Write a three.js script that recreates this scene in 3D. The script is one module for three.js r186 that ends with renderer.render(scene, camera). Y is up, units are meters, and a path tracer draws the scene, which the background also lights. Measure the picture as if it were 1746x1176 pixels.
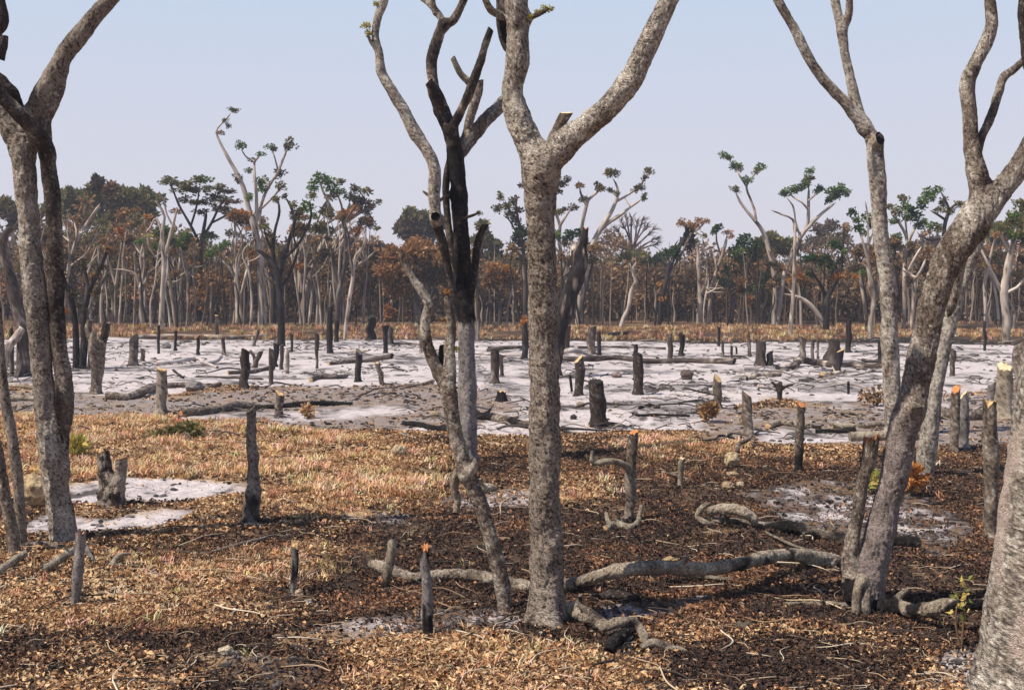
import * as THREE from 'three';
import { mergeGeometries, mergeVertices } from 'three/addons/utils/BufferGeometryUtils.js';
import { ImprovedNoise } from 'three/addons/math/ImprovedNoise.js';

// ---------- camera, sky, sun, exposure ----------
const EYE = 1.65, FPX = 2000, CX = 873, CY = 588, HOR = 490;
const scene = new THREE.Scene();
const camera = new THREE.PerspectiveCamera(2 * Math.atan(CY / FPX) * 180 / Math.PI, 1746 / 1176, 0.1, 6000);
const PITCH = -Math.atan((CY - HOR) / FPX);
camera.position.set(0, EYE, 0);
camera.rotation.set(PITCH, 0, 0);
scene.add(camera);

const SUN = new THREE.Vector3(-0.50, 0.84, 0.20).normalize();
const sun = new THREE.DirectionalLight(new THREE.Color(1.0, 0.905, 0.755), 4.9);
sun.position.copy(SUN).multiplyScalar(90).add(new THREE.Vector3(0, 0, -30));
sun.target.position.set(0, 0, -30);
sun.castShadow = true;
sun.shadow.mapSize.set(4096, 4096);
Object.assign(sun.shadow.camera, { left: -60, right: 60, top: 60, bottom: -60, near: 1, far: 220 });
scene.add(sun, sun.target);
{
  const W = 256, Hh = 128, data = new Float32Array(W * Hh * 4);
  const zen = [0.06, 0.135, 0.33], mid = [0.44, 0.54, 0.69], hor = [0.605, 0.58, 0.635], gnd = [0.2, 0.16, 0.13];
  for (let j = 0; j < Hh; j++) for (let i = 0; i < W; i++) {
    const el = ((j + 0.5) / Hh - 0.5) * 180;
    let c;
    if (el < 0) c = gnd;
    else if (el < 16) { const t = Math.pow(el / 16, 1.15); c = hor.map((a, k) => a + (mid[k] - a) * t); }
    else { const t = Math.pow((el - 16) / 74, 0.45); c = mid.map((a, k) => a + (zen[k] - a) * t); }
    data.set([...c, 1], (j * W + i) * 4);
  }
  const t = new THREE.DataTexture(data, W, Hh, THREE.RGBAFormat, THREE.FloatType);
  t.mapping = THREE.EquirectangularReflectionMapping;
  t.magFilter = t.minFilter = THREE.LinearFilter; t.needsUpdate = true;
  scene.background = t; scene.environment = t;
}
const renderer = new THREE.WebGLRenderer({ antialias: true });
renderer.toneMapping = THREE.LinearToneMapping;
renderer.toneMappingExposure = 1.22;
renderer.shadowMap.enabled = true;
scene.fog = new THREE.FogExp2(new THREE.Color(0.62, 0.63, 0.74), 0.0012);

// ---------- helpers ----------
const V = (x, y, z) => new THREE.Vector3(x, y, z);
let seed = 12345;
const rnd = () => { seed = (seed * 1664525 + 1013904223) >>> 0; return seed / 4294967296; };
const rr = (a, b) => a + (b - a) * rnd();
const pick = a => a[Math.floor(rnd() * a.length) % a.length];
const clamp = (v, a = 0, b = 1) => Math.min(b, Math.max(a, v));
const ss = (a, b, x) => { const t = clamp((x - a) / (b - a)); return t * t * (3 - 2 * t); };
const mix = (a, b, t) => [a[0] + (b[0] - a[0]) * t, a[1] + (b[1] - a[1]) * t, a[2] + (b[2] - a[2]) * t];
const PN = new ImprovedNoise();
const nz = (x, y, z) => PN.noise(x + 31.7, y + 17.3, z + 5.1);
const fbm = (x, y, z, o = 3) => { let s = 0, a = 0.5; for (let i = 0; i < o; i++) { s += a * nz(x, y, z); x *= 2.03; y *= 2.03; z *= 2.03; a *= 0.5; } return s; };

const hgt = (x, z) => {
  const d = Math.hypot(x, z), far = ss(30, 46, d);
  return 0.05 * nz(x * 0.45, 0, z * 0.45) + 0.022 * nz(x * 1.7, 3, z * 1.7) * (1 - far) + far * 0.16 * nz(x * 0.16, 7, z * 0.3);
};
const cp = Math.cos(PITCH), sp = Math.sin(PITCH);
function ray(px, py) {                       // world direction, scaled to one metre of depth (-z)
  const x = (px - CX) / FPX, y = -(py - CY) / FPX;
  const wy = y * cp + sp, wz = y * sp - cp;   // camera ray (x, y, -1) turned by the pitch
  return V(x / -wz, wy / -wz, -1);
}
const at = (px, py, d) => ray(px, py).multiplyScalar(d).add(V(0, EYE, 0));
function atH(px, py, up = 0) {               // where the ray meets a height above the ground
  const r = ray(px, py); let h = up, d = 10;
  for (let i = 0; i < 8; i++) { d = clamp((EYE - h) / Math.max(1e-4, -r.y), 1, 400); h = hgt(r.x * d, -d) + up; }
  return V(r.x * d, h, -d);
}
const G = (px, py) => atH(px, py, 0);

const names = {};
function numbered(n) { const k = names[n] = (names[n] ?? -1) + 1; return k ? n + '_' + String(k).padStart(3, '0') : n; }
function tag(o, label, category, group, kind) { if (label) o.userData.label = label; if (category) o.userData.category = category; if (group) o.userData.group = group; if (kind) o.userData.kind = kind; return o; }
function thing(name, label, category, pos, group) {
  const o = new THREE.Group(); o.name = numbered(name); o.position.copy(pos); scene.add(o);
  return tag(o, label, category, group);
}
const shade = o => { o.castShadow = o.receiveShadow = true; return o; };
function part(name, geo, mat, parent) { const m = shade(new THREE.Mesh(geo, mat)); m.name = name; parent.add(m); return m; }

// ---------- textures ----------
function dataTex(n, fn, srgb = false) {
  const d = new Uint8Array(n * n * 4);
  for (let j = 0; j < n; j++) for (let i = 0; i < n; i++) { const v = fn(i / n, j / n); const c = Array.isArray(v) ? v : [v, v, v]; for (let k = 0; k < 3; k++) d[(j * n + i) * 4 + k] = clamp(c[k]) * 255; d[(j * n + i) * 4 + 3] = 255; }
  const t = new THREE.DataTexture(d, n, n, THREE.RGBAFormat); t.wrapS = t.wrapT = THREE.RepeatWrapping; t.magFilter = THREE.LinearFilter; t.minFilter = THREE.LinearMipmapLinearFilter; t.generateMipmaps = true;
  if (srgb) t.colorSpace = THREE.SRGBColorSpace; t.needsUpdate = true; return t;
}
const tn = (u, v, f, s = 0) => {             // tileable noise on a torus of two circles folded into 3-D
  const a = u * 2 * Math.PI, b = v * 2 * Math.PI, R = f / 6.283;
  return nz(Math.cos(a) * R + s, Math.sin(a) * R + Math.cos(b) * R * 1.3 + s, Math.sin(b) * R * 1.3 - s * 2);
};
const barkBump = dataTex(512, (u, v) => { const p = 1 - Math.abs(tn(u, v, 26, 1)) * 2.2; const c = tn(u, v, 60, 5), e = tn(u, v, 120, 9); return 0.55 - 0.45 * ss(0.72, 1, p) + 0.3 * c + 0.22 * e; });
const barkMap = dataTex(512, (u, v) => { const c = tn(u, v, 40, 3), e = tn(u, v, 110, 8); const pit = ss(0.12, 0.38, tn(u, v, 34, 12)); return 1.0 + 0.16 * c + 0.16 * e - 0.5 * pit; });
const soilMap = dataTex(512, (u, v) => { const c = tn(u, v, 20, 3), e = tn(u, v, 70, 8), g = tn(u, v, 160, 2); return 0.8 + 0.2 * c + 0.28 * e + 0.3 * g; });
const soilBump = dataTex(512, (u, v) => 0.5 + 0.3 * tn(u, v, 24, 4) + 0.3 * tn(u, v, 70, 1) + 0.25 * tn(u, v, 150, 6));

const M = {
  bark: new THREE.MeshPhysicalMaterial({ specularIntensity: 0.3, vertexColors: true, map: barkMap, bumpMap: barkBump, bumpScale: 0.014, roughness: 0.95 }),
  farBark: new THREE.MeshPhysicalMaterial({ specularIntensity: 0.3, vertexColors: true, roughness: 0.95 }),
  cut: new THREE.MeshPhysicalMaterial({ specularIntensity: 0.3, vertexColors: true, roughness: 0.85 }),
  ground: new THREE.MeshPhysicalMaterial({ specularIntensity: 0.3, vertexColors: true, map: soilMap, bumpMap: soilBump, bumpScale: 0.012, roughness: 1 }),
  leaf: new THREE.MeshPhysicalMaterial({ specularIntensity: 0.3, transmission: 0.35, thickness: 0, vertexColors: true, roughness: 0.9, side: THREE.DoubleSide }),
  litter: new THREE.MeshPhysicalMaterial({ specularIntensity: 0.3, color: 0xffffff, roughness: 0.9, side: THREE.DoubleSide }),
  rock: new THREE.MeshPhysicalMaterial({ specularIntensity: 0.3, vertexColors: true, map: soilMap, bumpMap: soilBump, bumpScale: 0.008, roughness: 0.95 }),
};

// ---------- the ground: what lies where ----------
const poly = pts => { const w = pts.map(([a, b]) => { const p = G(a, b); return [p.x, p.z]; }); const xs = w.map(p => p[0]), zs = w.map(p => p[1]); return { w, b: [Math.min(...xs), Math.max(...xs), Math.min(...zs), Math.max(...zs)] }; };
function sd(P, x, z) {                        // signed distance, negative inside
  const w = P.w; let d = 1e9, inside = false;
  for (let i = 0, j = w.length - 1; i < w.length; j = i++) {
    const ax = w[j][0], az = w[j][1], bx = w[i][0], bz = w[i][1], ex = bx - ax, ez = bz - az;
    const t = clamp(((x - ax) * ex + (z - az) * ez) / (ex * ex + ez * ez)), qx = x - ax - ex * t, qz = z - az - ez * t;
    d = Math.min(d, qx * qx + qz * qz);
    if ((az > z) !== (bz > z) && x < (bx - ax) * (z - az) / (bz - az) + ax) inside = !inside;
  }
  return inside ? -Math.sqrt(d) : Math.sqrt(d);
}
const ASH = [
  [[-500, 577], [0, 578], [300, 580], [900, 581], [1300, 583], [1746, 588], [2200, 588], [2200, 655], [1746, 655], [1690, 668], [1600, 672], [1500, 668], [1440, 694], [1330, 676], [1250, 694], [1205, 706], [1195, 734], [1100, 734], [950, 737], [820, 740], [816, 712], [870, 698], [850, 676], [790, 660], [690, 655], [590, 658], [440, 660], [370, 655], [290, 676], [180, 675], [60, 655], [0, 662], [-500, 662]],
  [[310, 713], [430, 704], [560, 696], [690, 690], [705, 703], [560, 714], [470, 718], [370, 716]],
  [[690, 732], [760, 726], [830, 728], [905, 726], [905, 742], [790, 742]],
  [[1288, 738], [1340, 728], [1450, 740], [1462, 752], [1400, 757], [1300, 752]],
  [[100, 862], [150, 832], [230, 818], [330, 820], [415, 824], [420, 840], [340, 854], [240, 857], [120, 866]],
  [[40, 905], [100, 884], [200, 892], [290, 871], [337, 873], [310, 892], [250, 908], [150, 916], [50, 916]],
].map(poly);
const GREY = [
  [[460, 1085], [560, 1065], [700, 1052], [720, 1036], [880, 1046], [860, 1070], [700, 1082], [600, 1096], [470, 1112]],
  [[350, 1150], [410, 1115], [500, 1122], [550, 1150], [430, 1172]],
  [[570, 885], [620, 868], [680, 872], [700, 886], [640, 892]],
  [[970, 1056], [1060, 1030], [1200, 1020], [1150, 1045], [1000, 1066]],
  [[1600, 1130], [1700, 1090], [1760, 1120], [1700, 1180], [1560, 1180]],
  [[1270, 842], [1420, 820], [1560, 850], [1660, 900], [1600, 950], [1350, 890]],
  [[740, 850], [800, 835], [905, 838], [900, 862], [780, 872]],
  [[1380, 672], [1520, 665], [1680, 672], [1700, 695], [1500, 705], [1380, 690]],
].map(poly);
const CHAR_AND_SHADOW = [
  [[520, 1010], [590, 900], [760, 830], [950, 870], [1090, 830], [1180, 775], [1420, 790], [1746, 760], [2100, 800], [2100, 1120], [1640, 1125], [1480, 1075], [1280, 1060], [1000, 1085], [700, 1080], [520, 1060]],
  [[690, 800], [760, 780], [905, 760], [905, 830], [760, 815]],
  [[960, 760], [1180, 780], [1150, 840], [1070, 830], [960, 800]],
  [[380, 1130], [520, 1100], [600, 1130], [540, 1190], [380, 1190]],
  [[-300, 1000], [-60, 1060], [60, 1090], [90, 1120], [-60, 1150], [-300, 1300]],
  [[120, 1075], [300, 1060], [430, 1085], [380, 1110], [200, 1105]], [[440, 985], [560, 970], [600, 1000], [520, 1030], [430, 1015]], [[1150, 1110], [1400, 1095], [1560, 1120], [1500, 1170], [1200, 1160]],
  [[250, 925], [480, 905], [520, 930], [400, 960], [260, 960]],  // dark ground painted as the shadow cast by the twin trunk tree
].map(poly);
const STRAW = [
  [[-300, 695], [430, 722], [640, 745], [790, 800], [760, 830], [590, 880], [430, 880], [420, 825], [230, 815], [100, 835], [-300, 900]],
  [[950, 850], [1000, 815], [1070, 800], [1060, 825], [990, 862]],
  [[1040, 755], [1130, 748], [1250, 755], [1210, 785], [1100, 785]],
  [[540, 1190], [700, 1098], [1000, 1095], [1090, 1130], [1060, 1200]],
  [[-300, 935], [130, 950], [560, 930], [640, 905], [760, 840], [720, 930], [500, 1000], [380, 1070], [200, 1090], [-300, 1060]],
].map(poly);
const BELT = [[[-500, 655], [180, 672], [300, 680], [440, 662], [700, 655], [860, 672], [870, 705], [690, 735], [430, 722], [-500, 698]], [[1200, 700], [1440, 690], [1700, 670], [2100, 665], [2100, 760], [1560, 760], [1200, 750]]].map(poly);
const near = (P, x, z, m) => x > P.b[0] - m && x < P.b[1] + m && z > P.b[2] - m && z < P.b[3] + m;
function cover(list, x, z, soft) {
  let v = 0;
  for (const P of list) if (near(P, x, z, soft * 3)) v = Math.max(v, ss(soft, -soft, sd(P, x, z)));
  return v;
}
function surf(x, z) {                         // shares of ash, grey ash, char with one painted shadow, straw at a place
  const d = Math.hypot(x, z), k = clamp(d / 9, 0.6, 3.4);
  const w1 = fbm(x * 1.1 / k, 2, z * 0.8 / k, 4), w2 = fbm(x * 3.1, 9, z * 2.2, 3);
  const ox = x + w1 * 0.7 * k * 0.5, oz = z + (w1 + w2 * 0.6) * 0.5 * k * 0.5;
  const s = 0.10 * k;
  const ash = cover(ASH, ox, oz, s), grey = cover(GREY, ox, oz, s * 2.2), belt = cover(BELT, ox, oz, s * 2);
  const char = cover(CHAR_AND_SHADOW, ox, oz, s * 3), straw = cover(STRAW, ox, oz, s * 2.5);
  return { d, w1, w2, ash, grey, char, straw, belt };
}
const C = { soil: [0.235, 0.135, 0.075], tan: [0.58, 0.38, 0.205], straw: [0.68, 0.46, 0.255], dark: [0.055, 0.037, 0.031], ash: [0.64, 0.565, 0.565], ashGrey: [0.24, 0.21, 0.215], greySoil: [0.27, 0.23, 0.225] };
function groundColor(x, z) {
  const q = surf(x, z), { d, w1, w2 } = q;
  const f = fbm(x * 7, 4, z * 5, 3), g = fbm(x * 0.5, 1, z * 0.5, 3);
  let c = mix(C.soil, C.tan, clamp(0.42 + w1 * 1.1 + f * 1.2));
  c = mix(c, C.dark, ss(-0.05, 0.3, w2 * 0.9 + w1 * 0.4 - q.straw * 0.16) * 0.85);
  c = mix(c, C.straw, q.straw * clamp(0.62 + f * 1.3 + w1));
  c = mix(c, C.dark, q.char * clamp(0.80 + f * 1.1 + w2 * 1.0, 0, 0.97));
  c = mix(c, mix(C.greySoil, [0.36, 0.315, 0.315], clamp(0.4 + w2 * 2)), q.belt * clamp(0.75 + f * 1.4) * (1 - q.straw));
  c = mix(c, mix(C.ashGrey, C.ash, ss(-0.1, 0.35, f + w2)), q.grey * clamp(0.42 + w2 * 2.2 + f * 1.5, 0, 0.9));
  const streak = fbm(x * 0.5, 11, z * 0.8, 4), spot = fbm(x * 2.2, 21, z * 1.3, 4), grit = fbm(x * 7, 41, z * 5, 3);
  let a = mix(C.ash, C.ashGrey, clamp(ss(-0.12, 0.30, streak * 0.8 + spot * 0.55 + grit * 0.5 + 0.25 * fbm(x * 0.14, 31, z * 0.3, 2)) * 0.88));
  a = mix(a, [0.07, 0.058, 0.058], ss(0.13, 0.24, spot * 0.8 + streak * 0.25 + grit * 0.45) * 0.85);
  a = a.map(v => v * (1 + f * 0.3));
  c = mix(c, a, q.ash);
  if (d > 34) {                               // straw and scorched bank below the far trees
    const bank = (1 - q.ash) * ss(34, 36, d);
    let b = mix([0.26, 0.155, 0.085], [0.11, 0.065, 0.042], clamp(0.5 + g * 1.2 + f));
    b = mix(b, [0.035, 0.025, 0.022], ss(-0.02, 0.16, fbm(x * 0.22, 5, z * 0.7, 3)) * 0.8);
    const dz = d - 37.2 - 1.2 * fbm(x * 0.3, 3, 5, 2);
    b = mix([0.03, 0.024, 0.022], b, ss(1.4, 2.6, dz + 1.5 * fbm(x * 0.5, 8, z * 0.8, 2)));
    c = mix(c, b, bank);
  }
  return c.map(v => Math.max(0.012, v));
}
{
  const A = [], R = [];
  for (let i = 0; i <= 520; i++) A.push(-0.62 + 1.24 * i / 520);
  for (let i = 1; i < 160; i++) A.push(0.62 + (2 * Math.PI - 1.24) * i / 160);
  R.push(0, 1, 2, 3, 3.8);
  for (let r = 4.3; r < 14; r += 0.018 + (r - 4.3) * 0.0045) R.push(r);
  for (let r = 14; r < 50; r += 0.07 + (r - 14) * 0.009) R.push(r);
  for (let r = 50; r < 3600; r *= 1.1) R.push(r);
  const n = A.length, pos = new Float32Array(n * R.length * 3), col = new Float32Array(n * R.length * 3), uv = new Float32Array(n * R.length * 2), idx = [];
  R.forEach((r, j) => A.forEach((a, i) => {
    const k = j * n + i, x = Math.sin(a) * r, z = -Math.cos(a) * r;
    const fine = r < 20 ? 0.012 * nz(x * 9, 1, z * 9) + 0.006 * nz(x * 23, 2, z * 23) : 0;
    pos.set([x, hgt(x, z) + fine, z], k * 3); uv.set([x / 0.9, z / 0.9], k * 2);
    col.set(groundColor(x, z), k * 3);
  }));
  for (let j = 0; j + 1 < R.length; j++) for (let i = 0; i < n; i++) { const a = j * n + i, b = j * n + (i + 1) % n, c = a + n, d = b + n; if (j) idx.push(a, b, c); idx.push(b, d, c); }
  const g = new THREE.BufferGeometry();
  g.setAttribute('position', new THREE.BufferAttribute(pos, 3)); g.setAttribute('color', new THREE.BufferAttribute(col, 3)); g.setAttribute('uv', new THREE.BufferAttribute(uv, 2)); g.setIndex(idx); g.computeVertexNormals();
  const m = shade(new THREE.Mesh(g, M.ground)); m.name = 'ground'; scene.add(m); tag(m, 'burnt ground of white ash, black char and dry straw', 'ground', null, 'structure');
}

// ---------- bark ----------
const BK = {
  pale: { base: [0.50, 0.42, 0.355], dark: [0.07, 0.052, 0.043], lich: [0.90, 0.83, 0.73], l: 0.72, p: 0.62 },
  speck: { base: [0.44, 0.36, 0.30], dark: [0.055, 0.036, 0.028], lich: [0.64, 0.56, 0.48], l: 0.34, p: 0.66 },
  brown: { base: [0.30, 0.23, 0.185], dark: [0.05, 0.036, 0.03], lich: [0.70, 0.62, 0.53], l: 0.5, p: 0.66 },
  dark: { base: [0.085, 0.065, 0.058], dark: [0.022, 0.018, 0.016], lich: [0.30, 0.25, 0.22], l: 0.24, p: 0.5 },
  char: { base: [0.030, 0.025, 0.026], dark: [0.008, 0.007, 0.007], lich: [0.07, 0.062, 0.064], l: 0.2, p: 0.5 },
  ashy: { base: [0.40, 0.355, 0.345], dark: [0.12, 0.10, 0.10], lich: [0.56, 0.52, 0.50], l: 0.3, p: 0.5 },
  bleached: { base: [0.52, 0.425, 0.325], dark: [0.14, 0.10, 0.07], lich: [0.80, 0.70, 0.57], l: 0.4, p: 0.5 },
};
function barkAt(b, p, k) {
  const f = k;                                // frequency scale, smaller for far things
  const a = fbm(p.x * 11 * f, p.y * 7 * f, p.z * 11 * f, 3), e = nz(p.x * 120 * f, p.y * 88 * f, p.z * 120 * f), g = nz(p.x * 64 * f, p.y * 46 * f, p.z * 64 * f + 9);
  let c = b.base.map(v => v * (1 + a * 0.7));
  const h = nz(p.x * 135 * f + 3, p.y * 110 * f, p.z * 135 * f);
  c = mix(c, b.lich, ss(0.26 - 0.34 * b.l, 0.42 - 0.34 * b.l, a * 0.5 + g * 0.5 + e * 0.55) * (0.75 + 0.25 * ss(-0.3, 0.3, h)));
  c = mix(c, b.dark, ss(0.36 - 0.34 * b.p, 0.52 - 0.34 * b.p, -a * 0.35 - g * 0.25 + e * 0.7 + h * 0.35) * 0.92);
  c = c.map(v => v * (1 + 0.25 * h));
  return c;
}
// ---------- limbs: tapering tubes that swell into one another at forks ----------
function curve(ctrl, res) {                   // ctrl [{p, r, b}] -> samples every res metres
  if (ctrl.length === 2) ctrl = [ctrl[0], { p: ctrl[0].p.clone().lerp(ctrl[1].p, 0.5), r: (ctrl[0].r + ctrl[1].r) / 2, b: ctrl[0].b }, ctrl[1]];
  const c = new THREE.CatmullRomCurve3(ctrl.map(q => q.p), false, 'centripetal'), out = [], n = ctrl.length - 1;
  for (let i = 0; i < n; i++) {
    const L = ctrl[i].p.distanceTo(ctrl[i + 1].p), m = Math.max(1, Math.ceil(L / res));
    for (let k = 0; k < m; k++) { const t = k / m, s = t * t * (3 - 2 * t); out.push({ p: c.getPoint((i + t) / n), r: ctrl[i].r + (ctrl[i + 1].r - ctrl[i].r) * s, t: i + t }); }
  }
  out.push({ p: c.getPoint(1), r: ctrl[n].r, t: n });
  return out;
}
function limbDist(S, p) {
  let best = 1e9; const st = S.step;
  for (let i = 0; i + st < S.length; i += st) {
    const a = S[i], b = S[Math.min(S.length - 1, i + st)], ex = b.p.x - a.p.x, ey = b.p.y - a.p.y, ez = b.p.z - a.p.z;
    const t = clamp(((p.x - a.p.x) * ex + (p.y - a.p.y) * ey + (p.z - a.p.z) * ez) / (ex * ex + ey * ey + ez * ez + 1e-12));
    const qx = p.x - a.p.x - ex * t, qy = p.y - a.p.y - ey * t, qz = p.z - a.p.z - ez * t, d = Math.sqrt(qx * qx + qy * qy + qz * qz) - (a.r + (b.r - a.r) * t);
    if (d < best) best = d;
  }
  return best;
}
function tube(S, o) {   // S samples, o {seg, bark(p, sample), rough, cut, slant, others, end, kf, flare}
  const n = S.length, seg = o.seg, pos = [], uv = [], tang = [];
  for (let i = 0; i < n; i++) tang.push(S[Math.min(n - 1, i + 1)].p.clone().sub(S[Math.max(0, i - 1)].p).normalize());
  let N = Math.abs(tang[0].y) > 0.8 ? V(0, 0, 1) : V(0, 1, 0); N.sub(tang[0].clone().multiplyScalar(N.dot(tang[0]))).normalize();
  let len = 0; const rings = [], Lall = S.reduce((s, q, i) => i ? s + q.p.distanceTo(S[i - 1].p) : 0, 0), rEnd = S[n - 1].r, ragged = [];
  for (let k = 0; k < seg; k++) ragged.push(rnd());
  const rmean = S.reduce((s, q) => s + q.r, 0) / n, rep = Math.max(1, Math.round(2 * Math.PI * rmean / 0.22));
  for (let i = 0; i < n; i++) {
    if (i) { len += S[i].p.distanceTo(S[i - 1].p); N.sub(tang[i].clone().multiplyScalar(N.dot(tang[i]))).normalize(); }
    const B = tang[i].clone().cross(N), ring = [], toEnd = Lall - len, we = o.cut ? clamp(1 - toEnd / (rEnd * 3.5)) : 0;
    const toStart = len, ws = o.flare ? Math.pow(clamp(1 - toStart / o.flare), 2) : 0;
    let rad = S[i].r;
    if (o.end === 'round') rad *= Math.sqrt(clamp(toEnd / (rEnd * 2) + 0.02));
    if (o.start === 'round') rad *= Math.sqrt(clamp(toStart / (S[0].r * 1.4) + 0.02));
    for (let k = 0; k <= seg; k++) {
      const th = (k % seg) / seg * 2 * Math.PI, cx = Math.cos(th), sx = Math.sin(th);
      const dir = V(N.x * cx + B.x * sx, N.y * cx + B.y * sx, N.z * cx + B.z * sx);
      let r1 = rad * (1 + ws * (0.55 + 0.55 * Math.sin(th * 4 + (o.ph ?? 1)) * 0.7 + 0.3 * Math.sin(th * 2.0 + 2)));
      const p = S[i].p.clone().addScaledVector(dir, r1);
      if (we > 0) {
        let sh = (o.slant ?? 0.4) * Math.cos(th - (o.sdir ?? 1)) * rEnd * we;
        if (o.ragged) sh += (ragged[k % seg] - 0.35) * o.ragged * rEnd * we;
        p.addScaledVector(tang[i], sh);
      }
      if (o.others && o.others.length) {
        for (let it = 0; it < 2; it++) {
          let dj = 1e9; for (const q of o.others) dj = Math.min(dj, limbDist(q, p));
          const kk = rad * 0.9, h = Math.max(0, kk - Math.abs(dj)) / kk;
          if (h <= 0) break;
          const own = p.distanceTo(S[i].p) - rad, F = Math.min(own, dj) - (Math.max(kk - Math.abs(own - dj), 0) ** 2) / (4 * kk);
          if (dj > -kk * 0.5 && F < 0) p.addScaledVector(dir, Math.min(-F, rad * 0.35));
        }
      }
      const kf = o.kf ?? 1, am = (o.rough ?? 0.07) * rad;
      if (!(i === 0 && o.sharp)) p.addScaledVector(dir, am * 1.5 * nz(p.x * 7 * kf, p.y * 5 * kf, p.z * 7 * kf) + am * 0.9 * nz(p.x * 24 * kf, p.y * 16 * kf, p.z * 24 * kf) + am * 0.35 * nz(p.x * 60 * kf, p.y * 45 * kf, p.z * 60 * kf));
      if (kf > 0.5) p.addScaledVector(dir, -am * 0.8 * ss(0.78, 1, 1 - 1.8 * Math.abs(nz(p.x * 34 + 7, p.y * 9, p.z * 34))) - am * 0.35 * ss(0.8, 1, 1 - 1.8 * Math.abs(nz(p.x * 30, p.y * 48, p.z * 30 + 4))));
      ring.push(p); uv.push(k / seg * rep, len / 0.22);
    }
    rings.push(ring);
  }
  const col = [], idx = [];
  rings.forEach((ring, i) => ring.forEach((p, k) => { pos.push(p.x, p.y, p.z); col.push(...o.bark(p, S[i], len)); }));
  for (let i = 0; i + 1 < n; i++) for (let k = 0; k < seg; k++) { const a = i * (seg + 1) + k, b = a + 1, c = a + seg + 1, d = c + 1; idx.push(a, b, c, b, d, c); }
  const g = new THREE.BufferGeometry();
  g.setAttribute('position', new THREE.Float32BufferAttribute(pos, 3)); g.setAttribute('color', new THREE.Float32BufferAttribute(col, 3)); g.setAttribute('uv', new THREE.Float32BufferAttribute(uv, 2)); g.setIndex(idx); g.computeVertexNormals();
  const nr = g.attributes.normal;
  for (let i = 0; i < n; i++) { const a = i * (seg + 1), b = a + seg, q = V(nr.getX(a) + nr.getX(b), nr.getY(a) + nr.getY(b), nr.getZ(a) + nr.getZ(b)).normalize(); nr.setXYZ(a, q.x, q.y, q.z); nr.setXYZ(b, q.x, q.y, q.z); }
  return { g, first: rings[0], last: rings[n - 1], t0: tang[0], t1: tang[n - 1] };
}
const CUTC = { orange: [0.52, 0.215, 0.085], tan: [0.60, 0.40, 0.20], pale: [0.66, 0.52, 0.33], grey: [0.2, 0.17, 0.15], black: [0.03, 0.026, 0.025], hole: [0.012, 0.01, 0.01] };
function capGeo(ring, t, color, bulge = 0.1) {
  const n = ring.length - 1, c = V(0, 0, 0); for (let i = 0; i < n; i++) c.add(ring[i]); c.multiplyScalar(1 / n);
  const r = c.distanceTo(ring[0]), pos = [], col = [], idx = [], K = 4;
  for (let j = 0; j <= K; j++) for (let i = 0; i < n; i++) {
    const f = 1 - j / K, p = c.clone().lerp(ring[i], f).addScaledVector(t, 0.003 + (j ? bulge * r * (1 - f) + r * 0.12 * nz(ring[i].x * 80 + j, ring[i].y * 80, ring[i].z * 80) : 0));
    pos.push(p.x, p.y, p.z); const v = 0.72 + 0.5 * rnd(); col.push(...(j === 0 ? color.map(q => q * 0.55) : color.map(q => q * v)));
  }
  for (let j = 0; j < K; j++) for (let i = 0; i < n; i++) { const a = j * n + i, b = j * n + (i + 1) % n; idx.push(a, b, a + n, b, b + n, a + n); }
  const g = new THREE.BufferGeometry(); g.setAttribute('position', new THREE.Float32BufferAttribute(pos, 3)); g.setAttribute('color', new THREE.Float32BufferAttribute(col, 3)); g.setIndex(idx); g.computeVertexNormals(); return g;
}
// a thing made of limbs. limbs: {n name, s [{p, r}], bark: fn or key, cut, ...}; all in world coordinates
function limbThing(name, label, category, origin, limbs, opt = {}) {
  const o = thing(name, label, category, origin, opt.group), d = -origin.z, res = Math.max(0.0058, d * (opt.res ?? 0.00115)), far = d > 20;
  const LS = limbs.map(l => { const S = curve(l.s.map(q => ({ p: q.p.clone().sub(origin), r: q.r })), res * (far ? 3 : 1)); S.step = Math.max(1, Math.round(S.length / (l.s.length * 5))); return S; });
  const kf = clamp(7 / d, 0.16, 1);
  limbs.forEach((l, i) => {
    const S = LS[i], rmax = Math.max(...S.map(q => q.r)), seg = Math.round(clamp(2 * Math.PI * rmax / res, far ? 6 : 10, 72));
    const b = typeof l.bark === 'function' ? l.bark : (p, q) => barkAt(BK[l.bark ?? opt.bark ?? 'brown'], p.clone().add(origin), kf);
    const others = opt.blend === false ? null : LS.filter((_, j) => j !== i);
    const t = tube(S, { seg, bark: (p, q) => b(p.clone().add(origin).sub(V(0, 0, 0)), q, kf), rough: l.rough ?? opt.rough ?? 0.105, cut: l.cut || l.ragged, ragged: l.ragged, slant: l.slant, sdir: l.sdir, others, end: l.cut || l.ragged ? null : 'round', start: l.cut0 ? null : l.start, kf: Math.max(kf, 0.35), flare: l.flare, ph: l.ph });
    const m = part(l.n, t.g, far ? M.farBark : M.bark, o);
    if (l.label) m.userData.label = l.label;
    if (l.cut || l.ragged) part(l.ragged ? 'broken_end' : 'cut_face', capGeo(t.last, t.t1, CUTC[l.cut ?? 'grey'], l.cut === 'hole' ? -0.6 : 0.1), M.cut, m);
    if (l.cut0) part('cut_face', capGeo(t.first.slice().reverse(), t.t0.clone().negate(), CUTC[l.cut0], l.cut0 === 'hole' ? -0.6 : 0.1), M.cut, m);
  });
  return o;
}
const pw = (w, d) => w / 2 * d / FPX;
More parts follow.
